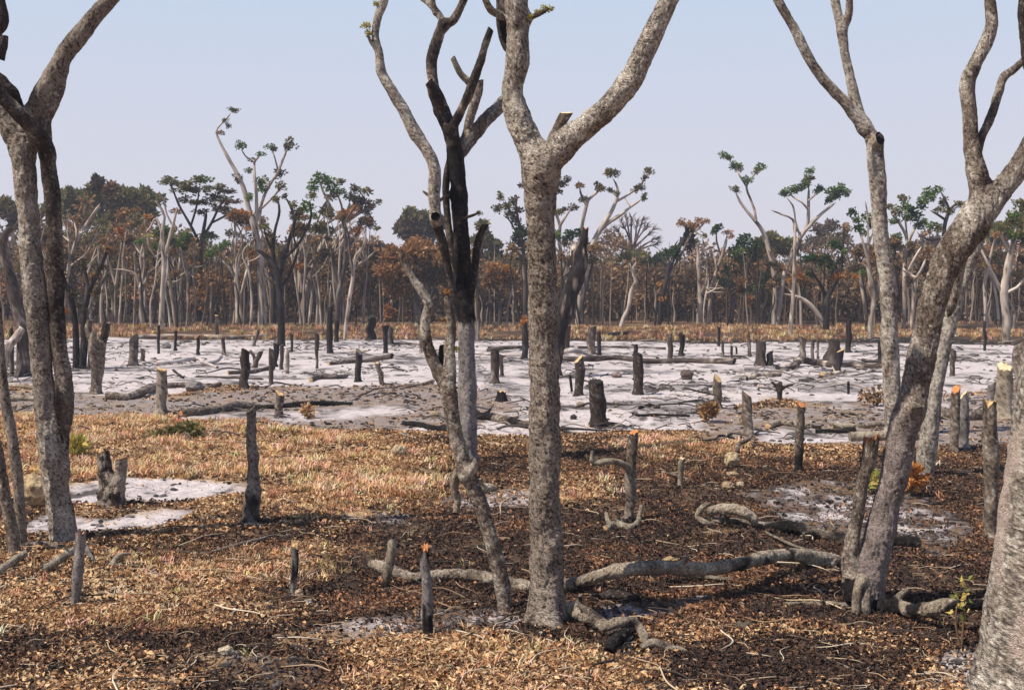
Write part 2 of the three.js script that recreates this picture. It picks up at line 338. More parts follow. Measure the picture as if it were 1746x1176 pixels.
// limb drawn from the photograph's points [x, y, width, depth offset] about a distance d
const L = (n, d, pts, e = {}) => ({ n, s: pts.map(([x, y, w, dd = 0]) => ({ p: at(x, y, d + dd), r: pw(w, d + dd) })), ...e });

// ---------- leaves ----------
const LC = {
  green: [[0.105, 0.21, 0.045], [0.145, 0.26, 0.055], [0.06, 0.13, 0.035], [0.18, 0.19, 0.05]],
  deep: [[0.04, 0.095, 0.028], [0.06, 0.125, 0.033], [0.025, 0.055, 0.02]],
  olive: [[0.19, 0.19, 0.07], [0.24, 0.21, 0.08], [0.11, 0.13, 0.045], [0.26, 0.18, 0.075]],
  brown: [[0.33, 0.19, 0.085], [0.25, 0.14, 0.068], [0.42, 0.25, 0.11], [0.12, 0.07, 0.04]],
  orange: [[0.55, 0.24, 0.06], [0.42, 0.18, 0.05], [0.28, 0.11, 0.035], [0.6, 0.34, 0.12]],
  scorch: [[0.10, 0.07, 0.042], [0.06, 0.045, 0.03], [0.15, 0.09, 0.045], [0.06, 0.075, 0.035]],
  soot: [[0.02, 0.016, 0.018], [0.035, 0.026, 0.028]],
  straw: [[0.62, 0.42, 0.23], [0.48, 0.29, 0.15], [0.32, 0.19, 0.1]],
  yellow: [[0.55, 0.47, 0.12], [0.42, 0.40, 0.10], [0.6, 0.44, 0.14], [0.22, 0.25, 0.06]],
  rust: [[0.44, 0.25, 0.105], [0.35, 0.19, 0.08], [0.52, 0.32, 0.15], [0.25, 0.13, 0.06]],
  twig: [[0.16, 0.115, 0.085], [0.12, 0.085, 0.062], [0.21, 0.15, 0.105]],
};
function leafCloud(n, size, colors, place) {   // many folded leaf faces; place(i) -> [point, direction]
  const pos = [], col = [], U = V(0, 0, 0);
  for (let i = 0; i < n; i++) {
    const [p, dir] = place(i), s = size * rr(0.65, 1.4);
    const a = dir.clone().add(V(rr(-.8, .8), rr(-.6, .8), rr(-.8, .8))).normalize(), b = V(rr(-1, 1), rr(-1, 1), rr(-1, 1)).cross(a).normalize(), nn = a.clone().cross(b);
    const c = pick(colors), f = rr(0.65, 1.35), w = s * rr(0.22, 0.34), fold = s * rr(0.02, 0.14), dr = s * rr(0, 0.3);
    const tip = p.clone().addScaledVector(a, s).addScaledVector(nn, -dr), m1 = p.clone().addScaledVector(a, s * 0.5).addScaledVector(b, w).addScaledVector(nn, fold), m2 = p.clone().addScaledVector(a, s * 0.5).addScaledVector(b, -w).addScaledVector(nn, fold);
    for (const q of [p, m1, tip, p, tip, m2]) { pos.push(q.x, q.y, q.z); col.push(c[0] * f, c[1] * f, c[2] * f); }
  }
  const g = new THREE.BufferGeometry(); g.setAttribute('position', new THREE.Float32BufferAttribute(pos, 3)); g.setAttribute('color', new THREE.Float32BufferAttribute(col, 3)); g.computeVertexNormals(); return g;
}
const ballPoint = (rx, ry, rz, pw = 0.45) => { const u = V(rr(-1, 1), rr(-1, 1), rr(-1, 1)); while (u.length() > 1 || u.length() < 0.05) u.set(rr(-1, 1), rr(-1, 1), rr(-1, 1)); u.normalize(); const r = Math.pow(rnd(), pw); return [V(u.x * rx * r, u.y * ry * r, u.z * rz * r), u]; };
const clumpCache = {};
function clump(kind, v) {                      // unit leaf clump, shared between trees
  const k = kind + v; if (clumpCache[k]) return clumpCache[k];
  const subs = []; for (let i = 0; i < 8; i++) subs.push(ballPoint(0.95, 0.7, 0.95, 0.5)[0]);
  return clumpCache[k] = leafCloud(150, 0.46, LC[kind], () => { const [q, u] = ballPoint(0.36, 0.3, 0.36); return [q.add(pick(subs)), u.add(V(0, 0.25, 0))]; });
}
function addClump(o, origin, p, r, kind, flat = 1, name = 'leaf_clump') {
  const m = part(name, clump(kind, Math.floor(rnd() * 4)), M.leaf, o);
  m.position.copy(p).sub(origin); m.rotation.y = rr(0, 6.28); m.scale.set(r, r * flat, r); return m;
}

// ---------- foreground trees ----------
const depthAt = py => -G(CX, py).z;
const tone = (a, b, f) => (p, q, kf) => mix(barkAt(BK[a], p, kf), barkAt(BK[b], p, kf), f(p, q));
const byHeight = (a, b, y0, y1) => tone(a, b, p => ss(y0, y1, p.y + 0.25 * fbm(p.x * 5, p.y * 4, p.z * 5, 2)));
const yAt = (py, d) => at(CX, py, d).y;
{
  // the tall pale tree in the middle
  const d = depthAt(1062), o = at(935, 1062, d); o.y = hgt(o.x, o.z);
  const cb = (p, q, kf) => {
    const up = ss(yAt(330, d), yAt(230, d), p.y + 0.1 * nz(p.x * 6, p.y * 6, p.z * 6)), midp = ss(yAt(760, d), yAt(600, d), p.y) * (1 - ss(yAt(470, d), yAt(330, d), p.y));
    let c = mix(barkAt(BK.speck, p, kf), barkAt(BK.pale, p, kf), up);
    const pit = ss(0.02, 0.3, nz(p.x * 112, p.y * 80, p.z * 112) + 0.35 * nz(p.x * 52, p.y * 38, p.z * 52));
    return mix(c, [0.06, 0.04, 0.028], pit * (0.22 + 0.5 * midp) * (1 - up));
  };
  limbThing('forked_tree', 'tall pale speckled tree with thick Y fork in the centre foreground', 'tree', o, [
    L('trunk', d, [[937, 1090, 78], [935, 1050, 66], [932, 990, 60], [930, 900, 55], [929, 780, 53], [928, 650, 52], [926, 520, 50], [923, 420, 48], [921, 340, 50], [917, 280, 58], [899, 238, 46], [884, 200, 42], [873, 155, 36], [882, 105, 37, -.03], [883, 52, 37, -.04], [879, 0, 39, -.05], [870, -70, 36], [872, -150, 34]], { bark: cb, flare: 0.28, ph: 0.5, cut: 'orange' }),
    L('branch', d, [[918, 345, 30, -.01], [932, 290, 46, -.03], [957, 257, 44, -.06], [1009, 206, 41, -.12], [1040, 180, 40, -.15], [1066, 150, 40, -.17], [1092, 103, 38, -.18], [1116, 52, 36, -.2], [1140, 0, 34, -.22], [1166, -60, 33, -.25], [1185, -140, 31, -.3]], { bark: cb, cut: 'orange' }),
    L('branch_stub', d, [[937, 275, 20, -.05], [943, 245, 18, -.07], [953, 215, 17, -.08], [966, 193, 19, -.08]], { bark: 'brown', cut: 'pale', slant: 0.7, sdir: 2 }),
    L('branch', d, [[878, 88, 20, .05], [866, 78, 21, .08], [856, 45, 19, .1], [855, 8, 19, .12], [850, -40, 17, .14], [838, -110, 15, .2]], { bark: 'dark' }),
    L('branch', d, [[864, 34, 10, .05], [853, 26, 14, .06], [838, 18, 13, .04], [827, -2, 12, 0], [815, -50, 10, 0]], { bark: 'pale' }),
    L('twig', d, [[890, 38, 10, -.04], [902, 31, 9, -.06], [918, 24, 9, -.09], [936, 14, 7, -.1]], { bark: 'brown' }),
  ]);
  const t = scene.getObjectByName('forked_tree');
  for (const [x, y, r] of [[905, 27, 6], [918, 22, 7], [930, 16, 8], [938, 14, 6]]) addClump(t, o, at(x, y, d - 0.08), pw(2 * r, d), 'yellow');
}
{
  // dark burnt tree left of the middle
  const d = depthAt(786), o = at(798, 786, d); o.y = hgt(o.x, o.z);
  const cc = tone('char', 'dark', p => ss(-0.05, 0.2, fbm(p.x * 9, p.y * 3, p.z * 9, 3)) * 0.8), bb = (p, q, kf) => mix(barkAt(BK.ashy, p, kf), cc(p, q, kf), chr(p)), chr = (p => ss(-0.02, 0.03, p.y - yAt(548, d) + 0.35 * Math.abs(p.x - at(797, 560, d).x) * -1.6 + 0.16 * fbm(p.x * 22, p.y * 7, p.z * 22, 3) + 0.05));
  const ub = (p, q, kf) => mix(barkAt(BK.dark, p, kf), barkAt(BK.brown, p, kf), ss(0.0, 0.25, fbm(p.x * 4, p.y * 4, p.z * 4, 2) + 0.05));
  limbThing('burnt_tree', 'tall black scorched tree with ash grey lower trunk left of the pale forked tree', 'tree', o, [
    L('trunk', d, [[802, 800, 34], [799, 770, 31], [797, 690, 31], [796, 600, 29], [794, 540, 28], [790, 450, 28], [785, 380, 28], [781, 310, 28], [776, 262, 28], [768, 222, 26], [756, 195, 25], [742, 160, 23, -.1], [730, 139, 14, -.15]], { bark: (p, q, kf) => q.p.y > yAt(250, d) - o.y ? ub(p, q, kf) : bb(p, q, kf), flare: 0.2, cut: 'tan' }),
    L('branch', d, [[752, 185, 18, .02], [741, 150, 18, .1], [735, 110, 19, .12], [744, 72, 19, .1], [757, 43, 18, .08], [772, 35, 15, .05], [785, 12, 13, .03], [803, -30, 12, 0]], { bark: ub }),
    L('branch', d, [[758, 45, 14, .08], [748, 25, 12, .12], [735, 10, 10, .15], [710, -10, 9, .2]], { bark: 'pale' }),
    L('branch', d, [[742, 22, 9, .13], [737, 0, 11, .1], [739, -40, 10, .1]], { bark: 'bleached' }),
    L('branch', d, [[768, 222, 18, -.05], [778, 205, 17, -.1], [794, 172, 16, -.18], [806, 140, 16, -.24], [818, 108, 15, -.3], [826, 80, 13, -.33], [837, 50, 12, -.35]], { bark: ub, cut: 'orange' }),
    L('branch', d, [[778, 268, 22, .1], [790, 250, 26, .14], [806, 230, 26, .22], [830, 203, 25, .3], [852, 182, 23, .4], [875, 155, 22, .5], [890, 110, 20, .6]], { bark: 'brown' }),
    L('branch_stub', d, [[797, 240, 14, .18], [799, 212, 16, .16], [808, 180, 16, .14], [816, 158, 14, .12], [818, 138, 13, .1]], { bark: 'brown', cut: 'tan' }),
    L('branch_stub', d, [[812, 160, 10, .12], [797, 138, 12, .1], [785, 125, 11, .08], [772, 99, 9, .06]], { bark: 'bleached', cut: 'orange' }),
    L('branch', d, [[786, 478, 10, .02], [771, 432, 13, .06], [764, 380, 12, .1], [760, 325, 13, .1], [764, 285, 12, .08], [775, 255, 10, .03]], { bark: 'dark' }),
    L('branch', d, [[797, 560, 12, .06], [803, 500, 13, .1], [810, 450, 13, .12], [815, 412, 13, .1], [827, 383, 12, .05]], { bark: 'dark', cut: 'orange', slant: 0.6 }),
    L('branch', d, [[786, 530, 10, -.02], [771, 487, 12, -.06], [762, 445, 13, -.1], [752, 405, 16, -.14], [743, 372, 20, -.2], [740, 335, 20, -.2], [740, 285, 20, -.2], [727, 255, 20, -.2], [707, 225, 22, -.2], [688, 188, 21, -.22], [668, 155, 18, -.24], [650, 122, 17, -.24], [646, 90, 14, -.25], [640, 60, 13, -.25], [644, 30, 14, -.25], [654, 0, 15, -.25], [662, -50, 13, -.25]], { bark: (p, q, kf) => barkAt(BK[q.p.y < yAt(385, d) - o.y ? 'dark' : 'pale'], p, kf) }),
    L('knot', d, [[743, 372, 18, -.2], [742, 369, 17, -.36]], { bark: 'pale', cut: 'hole', slant: 0.1 }),
    L('twig', d, [[645, 85, 7, -.25], [634, 75, 6, -.27], [626, 58, 5, -.28]], { bark: 'brown' }),
    L('twig', d, [[745, 345, 6, -.1], [733, 335, 5, -.1], [720, 325, 4, -.1]], { bark: 'brown' }),
    L('twig', d, [[745, 345, 6, -.1], [758, 336, 5, -.1], [770, 330, 5, 0]], { bark: 'brown' }),
    L('twig', d, [[790, 372, 6, -.1], [806, 367, 5, -.2], [817, 362, 4, -.3]], { bark: 'dark' }),
  ]);
  const t = scene.getObjectByName('burnt_tree');
  for (const [x, y, r, k] of [[624, 45, 8, 'yellow'], [630, 56, 7, 'yellow'], [640, 5, 6, 'yellow'], [818, 364, 5, 'olive']]) addClump(t, o, at(x, y, d - 0.27), pw(2 * r, d), k);
}
{
  // thin leaning tree in front of it
  const d = depthAt(1041), o = at(862, 1041, d); o.y = hgt(o.x, o.z);
  const lb = (p, q, kf) => mix(barkAt(BK.brown, p, kf), barkAt(BK.pale, p, kf), ss(0.05, 0.3, fbm(p.x * 14, p.y * 9, p.z * 14, 2) + 0.2 * ss(1.0, 1.6, p.y)));
  limbThing('leaning_tree', 'thin crooked tree leaning to the left against the pale forked tree', 'tree', o, [
    L('trunk', d, [[865, 1062, 30], [861, 1025, 27], [848, 960, 27], [833, 905, 26], [815, 850, 27], [797, 808, 30], [784, 765, 26], [772, 715, 25], [764, 670, 26], [750, 640, 22], [737, 612, 21], [727, 581, 19], [725, 548, 17], [731, 520, 16], [718, 495, 15], [702, 472, 12], [688, 445, 10], [683, 428, 8]], { bark: lb, flare: 0.12, cut: 'tan', rough: 0.12 }),
    L('branch', d, [[764, 685, 18], [767, 655, 21], [768, 620, 20], [766, 592, 18], [770, 560, 15], [766, 530, 13], [761, 505, 10]], { bark: lb, cut: 'orange', rough: 0.14 }),
    L('branch_stub', d, [[748, 640, 12, .02], [752, 610, 11, .05], [753, 590, 9, .06]], { bark: 'dark', cut: 'grey' }),
    L('branch_stub', d, [[797, 812, 20, -.02], [806, 800, 15, -.05], [812, 784, 9, -.06]], { bark: 'pale', cut: 'orange', slant: 1 }),
    L('root', d, [[790, 795, 18, .03], [779, 808, 18, .05], [775, 830, 15, .07], [780, 855, 13, .08], [777, 875, 12, .08]], { bark: 'bleached', cut: 'black' }),
  ]);
  const t = scene.getObjectByName('leaning_tree');
  for (const [x, y, r, k] of [[770, 590, 9, 'olive'], [763, 582, 7, 'olive'], [777, 596, 7, 'yellow'], [765, 601, 7, 'scorch'], [760, 497, 6, 'orange'], [756, 545, 6, 'straw']]) addClump(t, o, at(x, y, d), pw(2 * r, d), k);
}
{
  // twin trunk at the left
  const d = depthAt(922), o = at(112, 922, d); o.y = hgt(o.x, o.z);
  const gb = (p, q, kf) => mix(barkAt(BK.pale, p, kf), barkAt(BK.speck, p, kf), ss(-0.2, 0.25, fbm(p.x * 4, p.y * 3, p.z * 4, 2)));
  const db = (p, q, kf) => mix(barkAt(BK.dark, p, kf), barkAt(BK.brown, p, kf), ss(-0.1, 0.35, fbm(p.x * 6, p.y * 2.5, p.z * 6, 2)) * 0.8);
  limbThing('twin_trunk_tree', 'large grey tree whose two trunks join near the ground, at the left', 'tree', o, [
    L('trunk', d, [[113, 945, 50], [108, 905, 45], [98, 850, 43], [88, 790, 42], [79, 720, 38], [72, 660, 34], [68, 600, 32], [62, 540, 34], [55, 470, 36], [50, 420, 36], [46, 350, 34], [40, 290, 38], [36, 255, 40], [24, 232, 38], [10, 205, 34], [-8, 165, 32], [-30, 110, 30], [-40, 30, 28]], { bark: gb, flare: 0.2 }),
    L('trunk', d, [[98, 800, 30, .02], [104, 740, 30, .02], [110, 680, 29, 0], [108, 640, 28], [101, 600, 27], [97, 540, 27], [94, 470, 28], [92, 400, 28], [88, 330, 27], [83, 290, 27], [76, 250, 26, -.06], [58, 222, 27, -.12], [38, 200, 26, -.16], [15, 178, 25, -.2], [-8, 148, 23, -.24], [-40, 110, 20, -.3]], { bark: db }),
    L('branch', d, [[78, 260, 20, -.02], [77, 232, 19], [78, 205, 18], [90, 178, 19], [101, 150, 17], [108, 122, 13]], { bark: 'brown', cut: 'orange', ragged: 0.8 }),
    L('branch', d, [[38, 262, 30, .03], [46, 228, 32, .03], [55, 195, 29, .02], [74, 155, 30, 0], [97, 115, 31], [118, 82, 31], [142, 52, 29], [165, 22, 27], [196, -12, 26], [225, -60, 24]], { bark: 'speck', cut: 'orange' }),
    L('branch', d, [[40, 215, 16], [32, 185, 17], [22, 158, 17, -.04], [8, 142, 15, -.06], [-6, 122, 13, -.08]], { bark: 'dark' }),
    L('branch', d, [[-4, 100, 22, -.1], [3, 78, 18, -.1], [5, 64, 15, -.1]], { bark: 'dark', cut: 'orange' }),
    L('branch', d, [[-14, 60, 24], [2, 40, 22], [0, 10, 20], [-10, -20, 20]], { bark: 'dark' }),
  ]);
}
{
  // bent multi-stem tree at the right, with its hollow base
  const d = depthAt(1042), o = at(1478, 1042, d); o.y = hgt(o.x, o.z);
  const fb = (p, q, kf) => { const lo = 1 - ss(yAt(760, d), yAt(650, d), p.y); return mix(mix(barkAt(BK.brown, p, kf), barkAt(BK.pale, p, kf), ss(-0.05, 0.3, fbm(p.x * 5, p.y * 4, p.z * 5, 3) + 0.3 * ss(yAt(480, d), yAt(360, d), p.y) - 0.12)), barkAt(BK.ashy, p, kf).map((v, i) => v * [1, .92, .9][i]), lo * 0.85); };
  limbThing('bent_tree', 'thick leaning tree with hollow burnt base and bright limbs at the right', 'tree', o, [
    L('trunk', d, [[1474, 1065, 62], [1478, 1030, 58], [1488, 975, 54], [1500, 920, 50], [1513, 860, 46], [1528, 795, 47], [1542, 730, 50], [1557, 680, 50], [1570, 620, 46], [1583, 560, 46], [1595, 505, 46], [1612, 455, 48], [1634, 412, 52], [1660, 378, 54], [1688, 348, 44], [1716, 315, 38], [1742, 278, 36], [1765, 235, 34], [1790, 170, 32]], { bark: fb, flare: 0.22, ph: 2.2 }),
    L('branch', d, [[1640, 415, 40, .02], [1662, 372, 42, .03], [1672, 335, 40, .02], [1668, 300, 36], [1660, 262, 28], [1656, 225, 25], [1654, 185, 24], [1650, 145, 26], [1662, 112, 24], [1680, 75, 25], [1692, 45, 21], [1690, 10, 19], [1686, -12, 17]], { bark: fb, cut: 'orange' }),
    L('branch', d, [[1664, 275, 16, .03], [1675, 232, 15, .05], [1690, 200, 16, .07], [1703, 160, 15, .1], [1712, 132, 14, .12], [1730, 118, 13, .14], [1750, 98, 12, .16], [1780, 70, 11, .2]], { bark: 'brown' }),
    L('branch', d, [[1618, 455, 20, .1], [1640, 430, 22, .16], [1632, 480, 20, .24], [1618, 540, 18, .3]], { bark: 'pale' }),
    L('knot', d, [[1562, 700, 24, -.02], [1560, 692, 22, -.11], [1560, 688, 17, -.125]], { bark: 'bleached' }),
    L('leaning_stem', d, [[1462, 1010, 40, -.02], [1452, 965, 34], [1453, 928, 26], [1460, 890, 22], [1467, 850, 21], [1473, 815, 22], [1482, 785, 25], [1486, 752, 24]], { bark: 'brown', ragged: 1.3, cut: 'orange' }),
    L('burnt_hollow', d, [[1448, 990, 26, -.06], [1455, 1012, 30, -.08], [1452, 1040, 24, -.06]], { bark: 'char' }),
    L('root', d, [[1472, 985, 22, -.12], [1464, 1000, 15, -.16], [1460, 1030, 14, -.18], [1462, 1056, 16, -.2]], { bark: 'bleached' }),
    L('root', d, [[1478, 1000, 18, -.12], [1476, 1025, 16, -.17], [1480, 1055, 18, -.2]], { bark: 'brown' }),
  ]);
}
{
  const d = depthAt(812), o = at(1579, 812, d); o.y = hgt(o.x, o.z);
  limbThing('slanting_tree', 'slim pale grey tree slanting right behind the leaning hollow tree', 'tree', o, [
    L('trunk', d, [[1577, 828, 36], [1580, 790, 32], [1586, 730, 31], [1591, 680, 28], [1601, 630, 27], [1610, 585, 27], [1622, 540, 27], [1634, 495, 27], [1648, 455, 26], [1668, 405, 24], [1690, 355, 22], [1712, 300, 20]], { bark: 'pale', flare: 0.15, cut: 'tan' }),
  ]);
}
{
  const d = depthAt(742), o = at(1526, 742, d); o.y = hgt(o.x, o.z);
  const hb = tone('pale', 'brown', p => ss(-0.1, 0.2, fbm(p.x * 4 + 2, p.y * 1.6 + 1, p.z * 4, 3)));
  limbThing('forked_tree', 'tall slim tree with two thin lichened limbs just left of the leaning tree', 'tree', o, [
    L('trunk', d, [[1528, 755, 34], [1525, 715, 32], [1521, 660, 30], [1518, 600, 29], [1517, 540, 28], [1514, 480, 27], [1507, 430, 27], [1501, 380, 27], [1499, 330, 26], [1496, 280, 26], [1490, 240, 24], [1476, 218, 25], [1462, 202, 20], [1442, 175, 18], [1422, 155, 18], [1402, 132, 17], [1385, 108, 16], [1370, 80, 16], [1356, 50, 16], [1338, 20, 15], [1325, -5, 14], [1312, -50, 13]], { bark: hb, flare: 0.2 }),
    L('branch', d, [[1476, 220, 20], [1466, 195, 19, .05], [1457, 165, 17, .08], [1450, 130, 16, .1], [1442, 95, 16, .12], [1436, 55, 16, .13], [1427, 15, 15, .15], [1420, -30, 13, .15]], { bark: 'pale' }),
    L('branch', d, [[1436, 55, 12, .13], [1446, 30, 13, .1], [1449, 8, 12, .08], [1446, -30, 11, .05]], { bark: 'brown' }),
    L('branch_stub', d, [[1492, 248, 22], [1497, 240, 23, -.08], [1501, 236, 22, -.12]], { bark: 'bleached', cut: 'hole' }),
    L('branch', d, [[1500, 330, 16, -.03], [1488, 300, 12, -.07], [1484, 268, 11, -.08], [1483, 240, 12, -.05]], { bark: 'pale' }),
  ]);
}
{
  // huge trunk cut by the right edge
  const d = 4.62, o = at(1765, 1200, d); o.y = hgt(o.x, o.z);
  const ib = (p, q, kf) => { const c = mix(barkAt(BK.pale, p, kf), [0.10, 0.085, 0.075], ss(0.02, 0.3, nz(p.x * 85, p.y * 65, p.z * 85) + 0.4 * nz(p.x * 38, p.y * 30, p.z * 38)) * 0.85); return mix(c, [0.66, 0.52, 0.45], ss(0.12, 0.32, fbm(p.x * 4 + 4, p.y * 2.2, p.z * 4, 3) + 0.1) * 0.8); };
  limbThing('big_tree', 'broad pale mottled tree trunk cut off by the right edge of the photo', 'tree', o, [
    L('trunk', d, [[1752, 1265, 236], [1758, 1190, 206], [1765, 1100, 180], [1770, 1000, 158], [1776, 900, 142], [1784, 800, 130], [1794, 700, 120], [1806, 600, 118], [1815, 500, 112], [1828, 380, 105], [1840, 260, 98], [1850, 120, 90], [1862, -60, 84]], { bark: ib, flare: 0.2, cut: 'tan', rough: 0.035 }),
    L('branch', d, [[1835, 330, 60], [1800, 230, 50, .1], [1775, 130, 44, .15], [1757, 40, 38, .2], [1757, -30, 34, .25]], { bark: 'dark', cut: 'orange' }),
  ]);
}
{
  const d = depthAt(932), o = at(36, 932, d); o.y = hgt(o.x, o.z);
  limbThing('slim_tree', 'thin grey sapling trunk curving up just left of the twin trunks', 'tree', o, [
    L('trunk', d, [[37, 950, 24], [35, 900, 19], [31, 840, 18], [26, 790, 19], [18, 735, 18], [9, 690, 16], [4, 640, 14], [0, 590, 13], [-4, 520, 12]], { bark: 'speck', flare: 0.1 }),
  ]);
  const d2 = depthAt(945), o2 = at(24, 945, d2); o2.y = hgt(o2.x, o2.z);
  limbThing('slim_tree', 'thin grey trunk leaning in from the left edge, ending low at the ground', 'tree', o2, [
    L('trunk', d2, [[26, 962, 26], [23, 925, 21], [12, 868, 20], [2, 815, 20], [-10, 750, 20], [-24, 660, 18], [-35, 560, 17]], { bark: 'brown', flare: 0.1 }),
  ]);
  const d3 = depthAt(642), o3 = at(40, 642, d3); o3.y = hgt(o3.x, o3.z);
  limbThing('lopped_tree', 'dark lopped trunk with orange cut top near the left edge', 'tree', o3, [
    L('trunk', d3, [[41, 650, 26], [40, 610, 24], [38, 560, 22], [28, 520, 22], [18, 480, 20], [9, 445, 17], [4, 415, 14], [10, 398, 12], [17, 388, 11]], { bark: 'dark', cut: 'orange', flare: 0.3 }),
    L('branch', d3, [[6, 430, 10], [-6, 405, 10], [-20, 392, 9]], { bark: 'bleached' }),
    L('trunk', d3, [[38, 560, 14, -.1], [10, 600, 14, -.3], [4, 640, 15, -.4]], { bark: 'brown' }),
  ]);
  const d4 = depthAt(628), o4 = at(138, 628, d4); o4.y = hgt(o4.x, o4.z);
  const bush = limbThing('burnt_shrub', 'dark many-stemmed shrub with brown leaves right of the twin trunks', 'shrub', o4, [
    L('stem', d4, [[130, 632, 13], [129, 590, 11], [127, 545, 10], [120, 510, 9], [108, 475, 7], [100, 440, 5]], { bark: 'char' }),
    L('stem', d4, [[140, 632, 14], [143, 580, 12], [143, 540, 11], [150, 500, 9], [168, 460, 8], [186, 420, 6]], { bark: 'char' }),
    L('stem', d4, [[152, 632, 10], [154, 590, 8], [150, 555, 7], [146, 530, 6]], { bark: 'dark' }),
    L('stem', d4, [[143, 545, 8], [152, 525, 7], [168, 490, 6], [180, 470, 5]], { bark: 'dark' }),
    L('stem', d4, [[127, 545, 8], [118, 520, 7], [112, 500, 6]], { bark: 'dark' }),
    L('stem', d4, [[150, 500, 7], [146, 470, 6], [136, 440, 5]], { bark: 'dark' }),
  ], { blend: false });
  for (const [x, y, r, k] of [[105, 470, 10, 'scorch'], [100, 445, 9, 'brown'], [120, 500, 10, 'scorch'], [140, 450, 10, 'scorch'], [160, 470, 9, 'brown'], [172, 455, 8, 'scorch'], [186, 425, 9, 'brown'], [145, 525, 10, 'scorch'], [115, 530, 8, 'orange'], [165, 500, 8, 'scorch']]) addClump(bush, o4, at(x, y, d4), pw(2 * r, d4), k);
  const d5 = depthAt(672), o5 = at(163, 672, d5); o5.y = hgt(o5.x, o5.z);
  limbThing('forked_stump', 'Y shaped grey forked stump standing in ash right of the twin trunks', 'stump', o5, [
    L('trunk', d5, [[163, 682, 24], [164, 655, 19], [166, 620, 22], [162, 590, 26], [154, 575, 14], [150, 560, 12], [152, 548, 10]], { bark: 'brown', flare: 0.2, ragged: 1 }),
    L('branch', d5, [[164, 610, 16], [172, 590, 15], [178, 570, 13], [181, 552, 12]], { bark: 'dark', ragged: 1.2 }),
    L('branch_stub', d5, [[160, 595, 12, -.1], [158, 578, 11, -.15], [160, 566, 9, -.18]], { bark: 'bleached', ragged: 1 }),
  ]);
  const d6 = depthAt(642), o6 = at(946, 642, d6); o6.y = hgt(o6.x, o6.z);
  limbThing('charred_snag', 'thick coal black leaning trunk with orange broken tip right of the pale forked tree', 'dead tree', o6, [
    L('trunk', d6, [[944, 655, 30], [948, 610, 24], [954, 568, 23], [967, 520, 27], [979, 478, 29], [989, 440, 25], [994, 415, 17], [998, 392, 11]], { bark: tone('char', 'brown', p => ss(0.12, 0.3, nz(p.x * 8, p.y * 3, p.z * 8)) * 0.6), rough: 0.2, cut: 'orange', ragged: 1.5, flare: 0.3 }),
    L('branch_stub', d6, [[986, 450, 20], [980, 432, 16], [978, 418, 10]], { bark: 'pale', ragged: 1 }),
  ]);
}

// ---------- stumps ----------
// [x, y top, y base, width, bark, cut, label, lean in px, extras]
function stump(x, yt, yb, w, bark, cut, label, lean = 0, e = {}) {
  const g = G(x, yb), d = -g.z, o = V(g.x, g.y, g.z), n = 4, pts = [], wob = w * (e.wob ?? 0.16);
  for (let i = 0; i <= n; i++) { const t = i / n; pts.push([x + lean * t * (e.pow ? t : 1) + (i && i < n ? rr(-wob, wob) : 0), yb + 3 + (yt - yb - 3) * t, w * (1.12 - 0.16 * t), 0]); }
  if (e.neck) for (const [i, f] of e.neck) pts[i][2] *= f;
  const rag = e.ragged ?? 0, limbs = [L('trunk', d, pts, { bark: bark, cut: cut, ragged: rag || rr(0.25, 0.8), slant: e.slant ?? rr(0.2, 1.1), sdir: e.sdir ?? rr(0, 6), flare: e.flare ?? pw(w, d) * 2.2, ph: rnd() * 6 })];
  for (const b of e.arms ?? []) limbs.push(L('branch_stub', d, b.pts, { bark: b.bark ?? bark, cut: b.cut ?? cut, slant: 0.3 }));
  return limbThing('stump', label, 'stump', o, limbs, { rough: e.rough ?? 0.17, group: e.group, res: 0.0018 });
}
const burntFoot = (a, k = 0.35) => (p, q, kf) => mix(barkAt(BK.char, p, kf), barkAt(BK[a], p, kf), ss(k - 0.15, k + 0.15, q.t / 4 + 0.25 * nz(p.x * 12, p.y * 8, p.z * 12)));
const split = (p, q, kf) => mix(barkAt(BK.ashy, p, kf), barkAt(BK.char, p, kf), ss(0.0, 0.12, nz(p.x * 26, p.y * 3.5, p.z * 26) + 0.04));
stump(429, 698, 893, 19, burntFoot('speck', 0.16), 'tan', 'tall grey stump hollowed and blackened at its foot, beside the pale ash patch', 0, { neck: [[0, 1.4], [1, 1.25], [3, 0.85]], wob: 0.12, rough: 0.3, arms: [{ pts: [[434, 888, 9], [436, 845, 10], [435, 805, 8]], bark: 'char', cut: 'black' }, { pts: [[421, 888, 8], [425, 862, 12], [426, 845, 10]], bark: 'speck', cut: 'black' }] });
stump(499, 930, 1014, 12, split, 'tan', 'thin ragged stump with straw coloured splintered top, left of the upright log pair', 3, { ragged: 2.5 });
stump(126, 916, 1034, 17, 'ashy', 'orange', 'leaning grey stake with orange tip in front of the twin trunk tree', 10, { ragged: 2, neck: [[0, 0.7]], slant: 1 });
stump(659, 924, 1005, 16, burntFoot('bleached', 0.3), 'pale', 'tan stump tilted right, standing against the long curved log', 10, { slant: 1.0, sdir: 0.4 });
stump(733, 936, 1086, 19, split, 'orange', 'tall split charred stump with orange splinters, in front of the curved log', -9, { ragged: 2.2, neck: [[4, 0.7]] });
stump(1072, 738, 888, 17, 'brown', 'orange', 'upright stump with a crooked arm bent out to its left', 9, { arms: [{ pts: [[1074, 830, 14], [1070, 800, 13, -.05], [1058, 789, 12, -.1], [1035, 786, 12, -.14], [1012, 788, 11, -.16], [1010, 768, 9, -.16]], bark: 'bleached', cut: 'black' }] });
stump(1362, 690, 805, 14, burntFoot('brown', 0.3), 'orange', 'thin straight stump with bright orange cut top, right of the middle', 4, { neck: [[0, 1.1]], wob: 0.05 });
stump(1277, 672, 742, 17, 'brown', 'tan', 'pale tan stump above the stacked boulders', -4);
